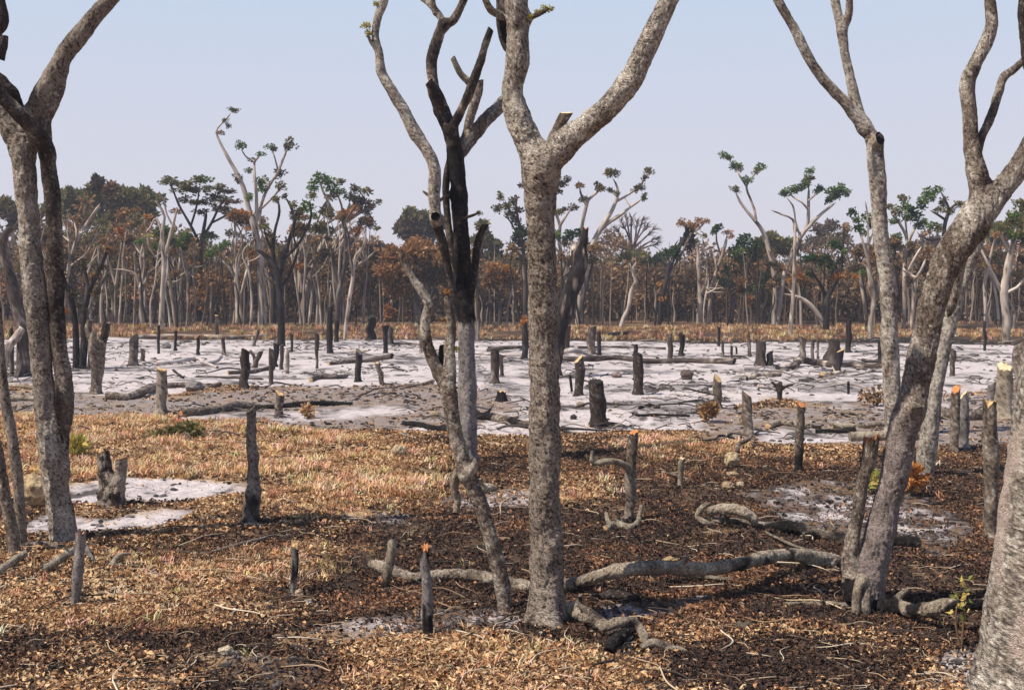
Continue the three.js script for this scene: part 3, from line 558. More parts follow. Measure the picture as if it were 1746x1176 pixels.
stump(1226, 646, 697, 14, 'brown', 'tan', 'slim brown stump at the edge of the ash, left of the tan one', -2);
stump(1024, 651, 727, 27, 'dark', 'black', 'widest black stump in the middle of the white ash, tilted left', -9, { slant: 0.25, sdir: 3, wob: 0.03, neck: [[0, 1.15]] });
stump(987, 613, 674, 16, 'dark', 'tan', 'charred curved stump just behind and left of the widest black stump', 0, { wob: 0.18 });
stump(1088, 604, 672, 17, 'dark', 'black', 'grey black stump standing in front of the long straight log', 0);
stump(844, 600, 653, 15, 'dark', 'black', 'dark square topped stump just left of the pale forked tree', 0, { wob: 0.03 });
stump(855, 606, 641, 7, 'dark', 'black', 'thin dark peg beside the square topped stump', 0);
stump(611, 600, 651, 11, 'char', 'grey', 'dark post in the ash under a flat lying stick', 1);
stump(653, 619, 655, 9, 'brown', 'tan', 'short tilted stick stump leaning left in the ash', -10);
stump(417, 598, 663, 15, 'dark', 'black', 'knobbly black stump in the ash at left centre', 1, { wob: 0.2, flare: 0.2 });
stump(275, 630, 706, 18, 'speck', 'tan', 'pale grey stump with tan cut top at the ash edge, left', 0, { wob: 0.04 });
stump(475, 671, 711, 14, 'brown', 'tan', 'low brown stump beside the charred branch at left centre', 2);
stump(227, 578, 623, 15, 'dark', 'black', 'broad dark block stump at the far left of the ash', 1, { wob: 0.03 });
stump(243, 596, 616, 8, 'dark', 'black', 'small dark stump right beside the broad dark block', 0, { neck: [[4, 1.3]] });
stump(462, 596, 655, 8, 'dark', 'black', 'tallest of the slim posts clustered right of the knobbly stump', 0, { wob: 0.02 });
stump(468, 587, 625, 10, 'char', 'black', 'bent topped black post behind the tallest slim post', 3);
stump(480, 590, 630, 7, 'dark', 'black', 'third post of the slim cluster, straight and grey', 0);
stump(489, 596, 637, 7, 'brown', 'tan', 'rightmost post of the slim cluster, brown and thin', 0);
stump(540, 570, 628, 8, 'dark', 'black', 'lone post with thinned foot in the ash left of the flat stick post', 0, { neck: [[0, 0.6], [1, 0.6], [2, 0.7]] });
stump(563, 524, 602, 10, 'char', 'black', 'tall dark post rising in front of the far trees, left centre', -1);
stump(856, 668, 684, 17, 'char', 'tan', 'squat black stump block lying low in the ash beside the forked tree', 0, { slant: 0.1, wob: 0 });
stump(1690, 690, 918, 21, 'brown', 'tan', 'tall broken stump with splintered tan top near the right edge', -2, { ragged: 2, neck: [[3, 1.1]], arms: [{ pts: [[1696, 800, 12], [1697, 770, 12], [1696, 735, 8], [1696, 716, 4]], bark: 'bleached', cut: 'pale' }] });
stump(1713, 626, 712, 27, 'bleached', 'pale', 'thick pale stump with cut top behind the big trunk at right', 0, { wob: 0.03 });
stump(1628, 665, 770, 15, 'brown', 'orange', 'dark narrow plank like stump, left of the pale twin', 2, { wob: 0.03, slant: 0.9 });
stump(1645, 674, 765, 18, 'ashy', 'pale', 'pale grey twin stump right of the dark narrow one', -2, { wob: 0.03, neck: [[4, 0.8]] });
stump(1624, 597, 641, 9, 'dark', 'black', 'dark notched post in clean ash right of the slanting tree', 2);
stump(1503, 582, 622, 11, 'char', 'black', 'black post left of the tall slim right tree at the ash edge', 0, { wob: 0.03 });
stump(1419, 583, 616, 20, 'dark', 'black', 'broad dark stump behind the arching log at right', 4);
stump(1426, 598, 633, 12, 'char', 'bleached' in CUTC ? 'bleached' : 'tan', 'black leaning stump in front of the broad dark one', 8);
stump(1298, 585, 623, 17, 'dark', 'black', 'square black stump in the ash behind the slim brown stump', 0, { wob: 0.02, slant: 0.1 });
stump(1313, 601, 623, 12, 'char', 'black', 'short black stump touching the square black one', 0);
stump(1144, 571, 618, 9, 'dark', 'black', 'left one of two posts standing behind the long straight log', -2);
stump(1162, 570, 606, 9, 'char', 'black', 'right one of two posts standing behind the long straight log', 1);
stump(1368, 578, 608, 11, 'dark', 'black', 'grey stump near the far ash edge at right', 2);
stump(894, 556, 612, 11, 'char', 'black', 'black post topped with orange leaves beside the forked tree', 0);
stump(966, 560, 602, 13, 'dark', 'grey', 'dark grey stump right behind the charred snag', 1);
stump(1009, 558, 604, 14, 'dark', 'grey', 'broad stump at the far ash edge behind the widest stump', 1);
stump(1022, 568, 606, 7, 'char', 'black', 'thin black post right of the broad far stump', -1);
stump(1084, 588, 612, 8, 'char', 'black', 'short black post behind the grey black stump', 0);
stump(632, 541, 579, 14, 'char', 'black', 'broad charred trunk base at the treeline left of the burnt tree', 1);
stump(657, 556, 602, 8, 'char', 'black', 'black post with a round knob on top, left of the burnt tree', 0, { neck: [[4, 1.7], [3, 0.9]], slant: 0.05 });
stump(666, 560, 586, 9, 'dark', 'black', 'grey post behind the knobbed one', 0);
stump(718, 560, 601, 5, 'dark', 'black', 'thin stick post left of the leaning tree', 0, { wob: 0.3 });
stump(815, 547, 582, 8, 'dark', 'grey', 'post at the treeline right of the burnt tree', 0);
stump(270, 555, 603, 5, 'char', 'black', 'thin black post, leftmost in the far row on the ash', 0);
stump(299, 566, 598, 5, 'char', 'black', 'thin black post, second in the far row on the ash', 0);
stump(338, 575, 604, 6, 'char', 'black', 'thin black post, third in the far row on the ash', -1);
stump(382, 576, 605, 7, 'dark', 'grey', 'grey post, fourth in the far row on the ash', -3);
stump(369, 538, 575, 7, 'dark', 'tan', 'brown post on the straw bank at left', 0);
stump(1395, 582, 612, 4, 'dark', 'black', 'thin twig post near the grey far stump at right', 0);
stump(1386, 580, 613, 6, 'dark', 'black', 'slim post just right of the grey far stump', 0);
stump(1448, 548, 601, 9, 'char', 'black', 'tall black post at the far ash edge near the arching log', 0, { neck: [[0, 1.2]] });
stump(1280, 570, 608, 6, 'dark', 'black', 'leaning thin post left of the square black stump', -4);
stump(1226, 558, 590, 5, 'char', 'black', 'thin post at the bank right of the long log', 0);
stump(1233, 584, 606, 5, 'dark', 'black', 'small peg in ash below the thin bank post', 0);
stump(1248, 590, 610, 5, 'char', 'black', 'left peg of a tiny pair above the long log end', 0);
stump(1256, 592, 604, 4, 'char', 'black', 'right peg of a tiny pair above the long log end', 0);
stump(1680, 548, 598, 5, 'char', 'black', 'thin black post at the ash edge far right', 0, { wob: 0.3 });
stump(432, 563, 590, 6, 'dark', 'black', 'small slanting post behind the knobbly stump', 8);
stump(497, 570, 600, 5, 'char', 'black', 'small far post behind the slim cluster', 0);
stump(574, 545, 583, 7, 'char', 'black', 'black post at the treeline behind the tall dark one', 0);
stump(975, 640, 668, 5, 'char', 'black', 'thin black stick left of the charred curved stump', -3);
stump(1447, 652, 672, 5, 'char', 'black', 'small pointed black peg in ash near the scrub, right', 0, { ragged: 3 });
stump(1330, 655, 686, 9, 'dark', 'black', 'small dark root stump with spread arms, right of the slim brown stump', 0, { arms: [{ pts: [[1329, 668, 6], [1322, 656, 5], [1316, 651, 4]] }, { pts: [[1331, 665, 6], [1343, 658, 5], [1352, 656, 4]] }] });
stump(20, 560, 640, 8, 'dark', 'black', 'dark thin post close to the left edge of the ash', -2);
stump(60, 570, 640, 8, 'dark', 'grey', 'dark slim post left of the twin trunks', -3);
stump(432, 600, 627, 9, 'dark', 'black', 'forked twig stump leaning right, beside the knobbly stump', 12, { arms: [{ pts: [[436, 620, 7], [432, 606, 6], [426, 598, 5]] }] });
stump(1738, 590, 660, 18, 'brown', 'orange', 'brown stump behind the big trunk at the right edge', 0);
stump(1692, 655, 705, 13, 'ashy', 'grey', 'grey short stump left of the thick pale one', 0);
stump(1160, 783, 830, 10, 'bleached', 'pale', 'small whitened stick standing in the burnt litter left of the boulders', 3, { ragged: 2 });
{
  const g = G(190, 862), d = -g.z;
  limbThing('stump', 'squat twin pronged knotty stump beside the white ash patch at left', 'stump', g, [
    L('trunk', d, [[190, 872, 44], [190, 845, 44], [184, 822, 30], [178, 800, 24], [176, 782, 24], [176, 772, 20]], { bark: tone('speck', 'dark', p => ss(-0.1, 0.2, nz(p.x * 14, p.y * 14, p.z * 14))), flare: 0.05, cut: 'grey' }),
    L('branch_stub', d, [[195, 848, 28, -.03], [203, 825, 25, -.05], [206, 805, 22, -.05], [207, 784, 22, -.05]], { bark: 'speck', cut: 'black' }),
  ], { rough: 0.2 });
}

// ---------- fallen logs and branches: points on the ground [x, y, width, lift] ----------
function log(label, pts, bark, e = {}) {
  const w = pts.map(([x, y, wd, up = 0]) => { let p = atH(x, y, 0.05); for (let i = 0; i < 3; i++) { const r = pw(wd, -p.z); p = atH(x, y, r * 0.8 + up); } return { p, r: pw(wd, -p.z) }; });
  const o = w[Math.floor(w.length / 2)].p.clone(); o.y = hgt(o.x, o.z);
  if (!e.thin) w.forEach((q, i) => { if (i && i < w.length - 1) q.r *= rr(0.84, 1.16); });
  const limbs = [{ n: e.thin ? 'stick' : 'trunk', s: w, bark, ragged: e.thin ? undefined : rr(0.4, 1.1), cut0: e.cut0 ?? (e.thin ? undefined : 'tan'), cut: e.cut ?? (e.thin ? undefined : 'grey'), slant: 0.3, start: e.thin ? 'round' : undefined }];
  for (const b of e.arms ?? []) limbs.push({ n: 'branch', s: b.map(([x, y, wd, up = 0]) => { let p = atH(x, y, 0.05); for (let i = 0; i < 3; i++) { const r = pw(wd, -p.z); p = atH(x, y, r * 0.8 + up); } return { p, r: pw(wd, -p.z) }; }), bark: e.armBark ?? bark, cut: e.armCut });
  if (!e.thin && pts[0][2] > 9) for (let k = 0; k < 2; k++) { const i = 1 + Math.floor(rnd() * (w.length - 1)), a = w[i - 1], b = w[i], t = rr(0.2, 0.8), c = a.p.clone().lerp(b.p, t), r = (a.r + b.r) / 2, dv = V(rr(-1, 1), rr(0.1, 1.0), rr(-0.3, 1)).normalize(), tip = c.clone().addScaledVector(dv, r * rr(2.2, 4)); limbs.push({ n: 'branch_stub', s: [{ p: c, r: r * 0.5 }, { p: c.clone().lerp(tip, 0.55).add(V(0, r * 0.2, 0)), r: r * 0.42 }, { p: tip, r: r * 0.3 }], bark, cut: 'grey', ragged: 1.2 }); }
  return limbThing(e.name ?? 'fallen_log', label, e.cat ?? 'log', o, limbs, { rough: e.rough ?? 0.17, group: e.group });
}
const sun2 = (p, q, kf) => mix(mix(barkAt(BK.bleached, p, kf), barkAt(BK.brown, p, kf), ss(-0.1, 0.3, fbm(p.x * 6, p.y * 6, p.z * 6, 2))), barkAt(BK.char, p, kf), ss(0.06, 0.18, fbm(p.x * 3.5 + 8, p.y * 5, p.z * 5, 3)) * 0.9);
log('long curved pale log lying across the foreground behind the pale forked tree', [[632, 961, 16, .03], [665, 972, 17, .02], [705, 985, 18], [745, 981, 20, .01], [800, 980, 24, .02], [850, 991, 22], [905, 1001, 25], [965, 999, 24], [1008, 987, 24, .08], [1060, 971, 24, .15], [1130, 968, 22, .16], [1200, 971, 22, .14], [1255, 962, 23, .13], [1312, 949, 22, .1], [1370, 945, 22, .06], [1428, 955, 21]], sun2, { cut0: 'tan', cut: 'orange', arms: [[[1110, 980, 12, .05], [1135, 975, 11, .06], [1180, 981, 10, .03], [1246, 988, 9, .01]], [[1355, 948, 12, .08], [1380, 960, 10, .02], [1420, 964, 9, 0]]], armCut: 'orange' });
log('crooked broken branch with pale bark, at the foot of the pale forked tree', [[972, 1038, 26, .03], [1000, 1050, 28, .02], [1030, 1068, 27], [1060, 1085, 25], [1075, 1094, 20]], tone('bleached', 'dark', p => ss(0.0, 0.25, nz(p.x * 9, p.y * 9, p.z * 9))), { cut0: 'pale', cut: 'black', arms: [[[1028, 1070, 16, .05], [1052, 1062, 18, .08], [1080, 1062, 18, .07], [1096, 1080, 16, .03], [1100, 1098, 14]], [[1092, 1105, 14, .01], [1115, 1095, 15, .03], [1145, 1105, 14, .01], [1175, 1112, 14]]] });
log('black lump of charred wood beside the crooked broken branch', [[1038, 1112, 20], [1048, 1094, 28, .02], [1070, 1078, 24, .03]], 'char', { cut0: 'hole', cut: 'black', rough: 0.2 });
log('dark branch with a looped pale hook at its left end, behind the curved log', [[1215, 888, 15], [1260, 890, 14], [1305, 896, 16], [1345, 898, 21, .02], [1390, 908, 20, .02], [1440, 918, 19], [1500, 921, 17, .03], [1566, 924, 18, .03]], tone('brown', 'char', p => ss(0.0, 0.3, nz(p.x * 5, p.y * 5, p.z * 5))), { cut0: 'tan', cut: 'tan', arms: [[[1240, 888, 10, 0], [1205, 892, 11, .01], [1190, 880, 11, .05], [1196, 868, 12, .1], [1212, 856, 8, .16]], [[1208, 872, 18, .06], [1235, 867, 19, .09], [1265, 872, 20, .09], [1284, 884, 17, .05], [1292, 896, 12, .01]]], armBark: 'bleached' });
log('curved white branch on the ground at the foot of the crooked arm stump', [[1032, 902, 11], [1050, 894, 12, .01], [1075, 899, 12], [1088, 888, 11, .03], [1094, 862, 8, .13]], 'bleached', { cut0: 'tan', cut: 'pale', arms: [[[1042, 898, 9], [1036, 885, 9, .04], [1033, 872, 6, .08]]] });
log('lumpy charred log lying between the hollow tree and the big trunk', [[1492, 1035, 26], [1530, 1035, 24, .02], [1570, 1042, 22, .06], [1610, 1034, 26, .1], [1650, 1032, 20, .12], [1690, 1030, 16, .1]], tone('char', 'bleached', p => ss(0.1, 0.25, nz(p.x * 7, p.y * 7, p.z * 7 + 3))), { cut0: 'black', cut: 'tan', rough: 0.22, arms: [[[1575, 1040, 12, .03], [1600, 1055, 9, .01], [1612, 1072, 7]], [[1590, 1050, 10], [1605, 1035, 8, .05], [1620, 1020, 6, .12]]] });
log('thick pale cream log lying in front of the ash near the leaning tree', [[1450, 745, 17], [1490, 743, 19], [1540, 741, 20], [1585, 740, 21]], 'bleached', { cut0: 'grey', cut: 'tan', rough: 0.05 });
log('short cream log with orange end behind the thick pale log', [[1420, 726, 9], [1465, 726, 10], [1515, 722, 11]], 'bleached', { cut: 'orange', cut0: 'tan' });
log('black charred branch lying left of the thick pale log', [[1392, 735, 8], [1420, 735, 9], [1455, 733, 12]], 'char', { cut0: 'black' });
log('pale bent branch lying at the left edge of the small ash patch, right', [[1310, 727, 10], [1330, 720, 12], [1355, 724, 9], [1400, 728, 6]], sun2, { cut0: 'tan' });
log('sharp bent stick with orange end above the short cream log', [[1436, 704, 7], [1445, 702, 8, .05], [1462, 707, 6, .02], [1470, 714, 5]], sun2, { cut0: 'orange' });
log('thick brown log lying behind the dark and pale twin stumps', [[1570, 704, 19], [1620, 706, 21], [1670, 707, 20], [1700, 705, 14]], 'brown', { cut0: 'tan' });
log('long dark branch lying at the left between straw and ash', [[308, 706, 13], [340, 702, 14], [380, 697, 13], [410, 690, 12, .03], [440, 694, 10], [480, 692, 9], [530, 688, 9, .02], [565, 688, 8], [600, 688, 6]], tone('brown', 'char', (p) => ss(at(430, 695, 16).x - 0.6, at(430, 695, 16).x + 0.4, p.x)), { cut0: 'orange' });
log('brown log with hollow dark end lying in the ash left of the pale stump', [[182, 675, 14], [215, 676, 13], [240, 669, 12, .02], [275, 658, 12], [330, 656, 10], [355, 660, 9], [374, 655, 8, .03]], 'brown', { cut0: 'hole' });
log('upper of two pale poles at the left edge of the ash', [[-40, 655, 9], [20, 657, 9], [60, 661, 8]], 'bleached');
log('lower of two pale poles at the left edge of the ash', [[-40, 678, 10], [40, 679, 10], [105, 680, 10]], 'bleached');
log('pale forked branch lying on the ash at far left', [[268, 620, 6], [300, 616, 7, .02], [333, 611, 7, .06], [350, 619, 6], [370, 626, 5]], 'ashy', { arms: [[[345, 619, 7], [365, 616, 7, .03], [378, 606, 7, .12]]] });
log('short dark stick on the ash below the pale forked branch', [[294, 630, 4], [302, 637, 5], [312, 644, 5]], 'char', { thin: true });
log('thin pole lying behind the knobbly black stump', [[330, 642, 4], [380, 643, 4], [450, 646, 5]], 'dark', { thin: true });
log('dark log lying in the ash behind the knobbly black stump', [[388, 636, 7], [420, 634, 8], [465, 627, 8]], 'dark');
log('smooth grey log with black end lying left of the flat stick post', [[530, 648, 8], [548, 642, 11], [570, 643, 9], [590, 641, 8]], 'dark', { cut: 'black' });
log('wide charred log raised off the ash right of the flat stick post', [[560, 620, 6], [590, 617, 7], [620, 615, 7], [645, 611, 9, .04], [668, 607, 10, .12]], 'dark', { cut: 'black' });
log('flat stick lying across the top of the dark post', [[591, 599, 2.5, .43], [610, 599.5, 4, .42], [630, 598, 2.5, .44]], 'brown', { thin: true, name: 'stick', cat: 'stick' });
log('grey log lying behind the leaning tree in the ash', [[690, 656, 5], [715, 655, 6], [738, 650, 8]], 'brown');
log('dark thick log lying just left of the pale forked tree in the ash', [[812, 708, 14], [850, 713, 15], [885, 722, 15], [912, 726, 15]], tone('char', 'brown', p => ss(0, 0.2, nz(p.x * 3, p.y * 3, p.z * 3))), { cut0: 'black' });
log('jagged black log lying left of the leaning tree', [[688, 721, 7], [712, 724, 9], [740, 729, 12], [768, 731, 13], [792, 734, 11]], 'char', { cut0: 'black', rough: 0.25 });
log('long straight log spanning the ash right of the pale forked tree', [[948, 612, 12], [985, 612, 10], [1050, 610, 9], [1100, 615, 9], [1160, 615, 9], [1215, 615, 10], [1252, 616, 12]], 'dark', { cut: 'black' });
log('bent branch resting on the long straight log', [[955, 604, 7, .05], [975, 597, 8, .2], [992, 600, 7, .15], [1008, 607, 6, .05]], 'ashy');
log('pale pole lying behind the long straight log', [[985, 592, 4], [1040, 591, 5], [1135, 594, 5]], 'dark');
log('arching dark log with humped middle in the ash at right', [[1326, 627, 9], [1350, 625, 11], [1370, 614, 12, .06], [1395, 618, 12], [1420, 622, 11], [1450, 622, 10], [1508, 625, 8]], tone('dark', 'brown', p => ss(0, 0.2, nz(p.x * 4, p.y * 4, p.z * 4))), { cut0: 'black' });
log('pale hollow log lying left of the arching log', [[1274, 645, 7], [1295, 639, 8, .03], [1330, 638, 8]], sun2, { cut0: 'hole' });
log('short pale stub log below the arching log', [[1402, 640, 11], [1420, 638, 8], [1440, 633, 7, .03]], sun2, { cut: 'black' });
log('thin black stick in the clean ash right of the widest stump', [[1078, 705, 4], [1090, 708, 5], [1130, 707, 5], [1178, 709, 5]], 'char', { thin: true });
log('small broken dark stick above the thin black stick', [[1088, 696, 4], [1110, 690, 5], [1122, 694, 5]], 'char', { thin: true });
log('dark root lying at far edge of ash by the black right post', [[1468, 614, 6], [1485, 613, 7], [1502, 616, 5]], 'dark', { thin: true });
log('thin stick left of the forked tree at far ash', [[668, 586, 4], [700, 586, 5], [730, 588, 4]], 'dark', { thin: true });
log('pale log beside the burnt tree across the far ash', [[806, 602, 5], [840, 604, 6], [895, 605, 7]], 'ashy');
log('curved pale branch behind the burnt tree at far ash', [[830, 597, 6], [860, 593, 7, .04], [900, 591, 6]], 'dark');
log('black fallen trunk lying along the treeline bank right of the snag', [[1000, 570, 6], [1030, 570, 7], [1075, 567, 6]], 'char');
log('dead brown trunk lying along the straw bank at left', [[225, 574, 7], [300, 573, 8], [400, 572, 8], [455, 570, 6]], 'brown');
log('pale weathered branch reaching in from the left edge, below the twin trunks', [[-30, 990, 14], [5, 968, 15, .02], [40, 945, 14, .04]], 'bleached', { cut: 'tan' });
log('pale slanting branch crossing in front of the twin trunk base', [[70, 974, 12], [98, 955, 13, .02], [130, 935, 12, .05], [142, 925, 9, .07]], 'bleached');
log('bleached root branch on the right side of the twin trunk base', [[143, 930, 10, .04], [155, 950, 9, .02], [160, 958, 8]], 'ashy');
log('bent bone white branch right of the grey stake', [[188, 966, 9], [200, 949, 8, .03], [215, 945, 7, .02], [236, 946, 5]], 'bleached', { arms: [[[188, 965, 8], [210, 963, 7], [238, 966, 6]]] });
log('horizontal grey root log behind the grey stake', [[38, 930, 11], [75, 928, 13], [105, 933, 12]], 'brown');
log('thin winding dead branch lying in the straw at left', [[300, 940, 6], [350, 943, 6], [400, 930, 7, .01], [440, 920, 7, .02], [470, 913, 6, .01], [500, 917, 5]], 'brown', { thin: true });
log('thin forked twig crossing the base of the leaning tree', [[805, 1068, 5], [840, 1064, 6, .01], [865, 1050, 5, .03], [890, 1043, 4, .02]], 'brown', { thin: true });
log('pale dry stick lying flat at the bottom right', [[1410, 1123, 5], [1450, 1140, 6, .01], [1490, 1152, 5, .01], [1512, 1152, 4]], 'bleached', { thin: true });
log('pale thin stick above the flat bottom stick', [[1385, 1098, 4], [1420, 1090, 5, .01], [1468, 1080, 4]], 'bleached', { thin: true });
log('charred root piece right of the crooked branch', [[1258, 1064, 14, .01], [1270, 1072, 12], [1285, 1078, 9]], tone('bleached', 'char', p => 0.5), { cut0: 'pale' });
log('short white end log behind the leaning tree foot', [[818, 834, 15], [834, 832, 16, .01], [842, 833, 14]], 'bleached', { cut: 'black', cut0: 'pale' });
log('dark mound of rotten wood below the curved log', [[1015, 1022, 10], [1045, 1012, 20, .02], [1070, 1016, 18, .02], [1090, 1020, 8]], 'dark', { rough: 0.25, cut0: 'black', cut: 'black' });
log('bare pole lying in the burnt litter near the boulders', [[1195, 828, 4], [1225, 829, 5], [1260, 836, 5], [1300, 836, 4]], 'bleached', { thin: true });
log('thin leaning twig by the small whitened stick', [[1130, 805, 4], [1160, 812, 5, .03], [1182, 820, 4]], 'brown', { thin: true });
log('pale twig on char above the dark looped branch', [[1300, 905, 4], [1370, 935, 5, .05], [1400, 938, 4]], 'bleached', { thin: true });
log('light stick in the burnt litter below the curved log, right', [[1265, 1008, 5], [1290, 1004, 6], [1330, 1008, 5]], 'bleached', { thin: true });
log('curved root twisting from the tan stump to the boulders', [[1282, 735, 7, .1], [1275, 750, 8, .08], [1262, 756, 9, .05], [1256, 770, 8, .02]], 'brown', { thin: true });
log('grey log lying in the leaf litter behind the hollow tree foot', [[1340, 1032, 10], [1380, 1030, 11], [1420, 1030, 13], [1448, 1034, 14]], 'bleached', { cut0: 'tan' });

// ---------- boulders and stones ----------
function rockGeo(rx, ry, rz, col, cut = 0) {
  let g = new THREE.IcosahedronGeometry(1, 12); g.deleteAttribute('uv'); g.deleteAttribute('normal'); g = mergeVertices(g, 1e-4);
  const p = g.attributes.position, c = [], s = rr(0, 50), uv = [];
  for (let i = 0; i < p.count; i++) {
    let x = p.getX(i), y = p.getY(i), z = p.getZ(i); const k = 1 + 0.35 * nz(x * 1.1 + s, y * 1.1, z * 1.1) + 0.16 * nz(x * 3 + s, y * 3, z * 3) + 0.05 * nz(x * 9 + s, y * 9, z * 9);
    x *= k; y *= k; z *= k; if (cut && y < -0.1) { x *= 1 + (y + 0.1) * cut; z *= 1 + (y + 0.1) * cut; }
    p.setXYZ(i, x * rx, y * ry, z * rz); uv.push((x + z) * rx / 0.6, (y + z * 0.3) * ry / 0.6);
    const f = fbm(x * 3 + s, y * 3, z * 3, 3), m = mix(col, col.map(v => v * 0.45), ss(0.02, 0.25, f)); c.push(...m);
  }
  g.setAttribute('uv', new THREE.Float32BufferAttribute(uv, 2));
  g.setAttribute('color', new THREE.Float32BufferAttribute(c, 3)); g.computeVertexNormals(); return g;
}
function rock(label, x, yb, w, h, col = [0.55, 0.42, 0.28], cut = 0, up = 0, name = 'boulder') {
  const g = G(x, yb), d = -g.z, m = shade(new THREE.Mesh(rockGeo(pw(w, d), pw(h, d) * 1.05, pw(w, d) * 0.85, col, cut), M.rock));
  m.name = numbered(name); m.position.set(g.x, g.y + pw(h, d) * 0.8 + up, g.z); scene.add(m); return tag(m, label, name === 'ash_mound' ? 'mound' : 'boulder');
}
rock('large pale tan boulder with undercut base behind the twin trunk tree', 63, 865, 46, 62, [0.62, 0.46, 0.28], 0.9);
rock('pointed tan boulder on top of the small rock pile', 1248, 797, 27, 24, [0.60, 0.46, 0.29], 0, 0.02);
rock('flat stone in the middle of the small rock pile', 1249, 815, 20, 13, [0.45, 0.33, 0.2]);
rock('lowest stone of the small rock pile', 1242, 836, 22, 16, [0.48, 0.36, 0.23]);
rock('small pale stone right of the lowest pile stone', 1262, 832, 16, 11, [0.5, 0.4, 0.28]);
rock('pale rounded stone in the straw left of the leaning tree', 680, 778, 24, 22, [0.55, 0.43, 0.29]);
rock('flat cream stone in the leaf litter at bottom left', 386, 1116, 27, 15, [0.62, 0.52, 0.38]);
rock('tan stone at the foot of the thin ragged stump', 510, 1019, 15, 17, [0.55, 0.4, 0.27]);
rock('white chunk of stone right of the thin ragged stump', 526, 1032, 14, 12, [0.66, 0.58, 0.5]);
rock('tan stone lying right at the charred log by the forked tree', 1143, 960, 24, 12, [0.5, 0.36, 0.2]);
rock('ash grey mound beside the brown hollow log at left', 332, 668, 32, 20, [0.3, 0.27, 0.26], 0, 0, 'ash_mound');
rock('dark brown mound in the ash right of the grey black stump', 1171, 647, 22, 19, [0.16, 0.12, 0.1], 0, 0, 'ash_mound');
rock('low grey mound at far left on the ash', 283, 594, 16, 11, [0.3, 0.28, 0.28], 0, 0, 'ash_mound');
rock('tan mound in the ash left of the widest stump', 990, 694, 16, 10, [0.4, 0.3, 0.22], 0, 0, 'ash_mound');
rock('small dark lump in ash below the widest stump, left', 978, 715, 11, 9, [0.08, 0.06, 0.06], 0, 0, 'ash_mound');
rock('grey lump in the ash left of the slim brown stump', 1203, 670, 14, 11, [0.15, 0.13, 0.13], 0, 0, 'ash_mound');
rock('tan weathered hump left of the leaning tree in char', 742, 712, 18, 13, [0.45, 0.33, 0.22], 0, 0, 'ash_mound');
rock('pinkish mound behind the widest stump in ash', 1052, 643, 18, 10, [0.36, 0.27, 0.25], 0, 0, 'ash_mound');
rock('pale brown mound at ash edge under the slim brown stump', 1196, 698, 20, 12, [0.34, 0.27, 0.21], 0, 0, 'ash_mound');
rock('pale boulder on the far bank under the twisted white tree', 1102, 563, 10, 10, [0.55, 0.44, 0.3]);
rock('pale boulder on the far bank above the tiny peg pair', 1237, 581, 10, 9, [0.5, 0.38, 0.26]);
rock('black chunk in the ash above the thin black stick', 1107, 694, 8, 8, [0.04, 0.035, 0.035], 0, 0, 'ash_mound');
rock('brown chunk beside the black one in the ash', 1120, 697, 12, 8, [0.12, 0.09, 0.08], 0, 0, 'ash_mound');

// ---------- the far treeline: each tree drawn by its limbs and leaf clumps ----------
function farTree(label, x, yb0, bark, limbs, clumps = [], e = {}) {
  const yb = Math.max(yb0, 550), FB = { pale: 'speck', bleached: 'speck', ashy: 'brown' };
  const g = G(x, yb), d = -g.z + (e.back ?? 0), o = e.back ? V(at(x, yb, d).x, hgt(at(x, yb, d).x, -d), -d) : g;
  const ls = limbs.map((p, i) => L(i ? 'branch' : 'trunk', d, p.map(([a, b, w, z]) => [a, i === 0 && b === yb0 ? yb + 3 : b, w * (i ? 0.8 : 0.86), z ?? (i ? rr(-0.25, 0.25) : 0)]), { bark: FB[e.barks?.[i] ?? bark] ?? e.barks?.[i] ?? bark }));
  const t = limbThing(e.name ?? 'miombo_tree', label, e.cat ?? 'tree', o, ls, { blend: false, rough: 0.12, group: e.group, res: 0.002 });
  for (const [cx, cy, r, k, flat = 0.9] of clumps) addClump(t, o, at(cx, cy, d + rr(-0.2, 0.2)), pw(2.25 * r, d), k, flat, e.tuft ?? 'leaf_clump');
  return t;
}
farTree('tallest far tree, thin crooked top with small leaf tufts against the sky, left of centre', 447, 555, 'pale', [
  [[447, 555, 19], [446, 500, 16], [443, 440, 14], [436, 400, 11], [425, 360, 10], [414, 318, 9], [403, 295, 8], [388, 268, 7], [376, 245, 5], [368, 224, 4], [376, 212, 3], [385, 203, 3], [394, 192, 2]],
  [[437, 400, 9], [437, 340, 8], [434, 300, 6], [434, 275, 5], [446, 262, 4]], [[440, 390, 8], [446, 345, 7], [458, 318, 6], [474, 292, 6], [482, 272, 5], [490, 252, 4]], [[434, 275, 4], [418, 266, 3], [410, 252, 3]], [[458, 318, 5], [446, 300, 4]], [[474, 292, 4], [466, 262, 3], [460, 250, 3]], [[414, 318, 5], [404, 303, 3]], [[440, 360, 6], [466, 335, 5], [480, 318, 4], [490, 312, 3]]],
  [[402, 188, 8, 'olive', .6], [395, 186, 6, 'green', .6], [385, 205, 5, 'olive'], [388, 214, 5, 'scorch'], [376, 226, 7, 'brown', .6], [412, 248, 9, 'green'], [460, 250, 8, 'green', .7], [468, 256, 6, 'scorch'], [494, 246, 10, 'olive'], [488, 252, 6, 'scorch'], [444, 262, 7, 'green', .6], [430, 272, 7, 'green', .6], [475, 296, 9, 'scorch'], [447, 310, 11, 'green'], [447, 322, 9, 'green'], [404, 304, 9, 'scorch'], [424, 290, 6, 'green'], [425, 335, 8, 'green'], [478, 318, 8, 'olive']]);
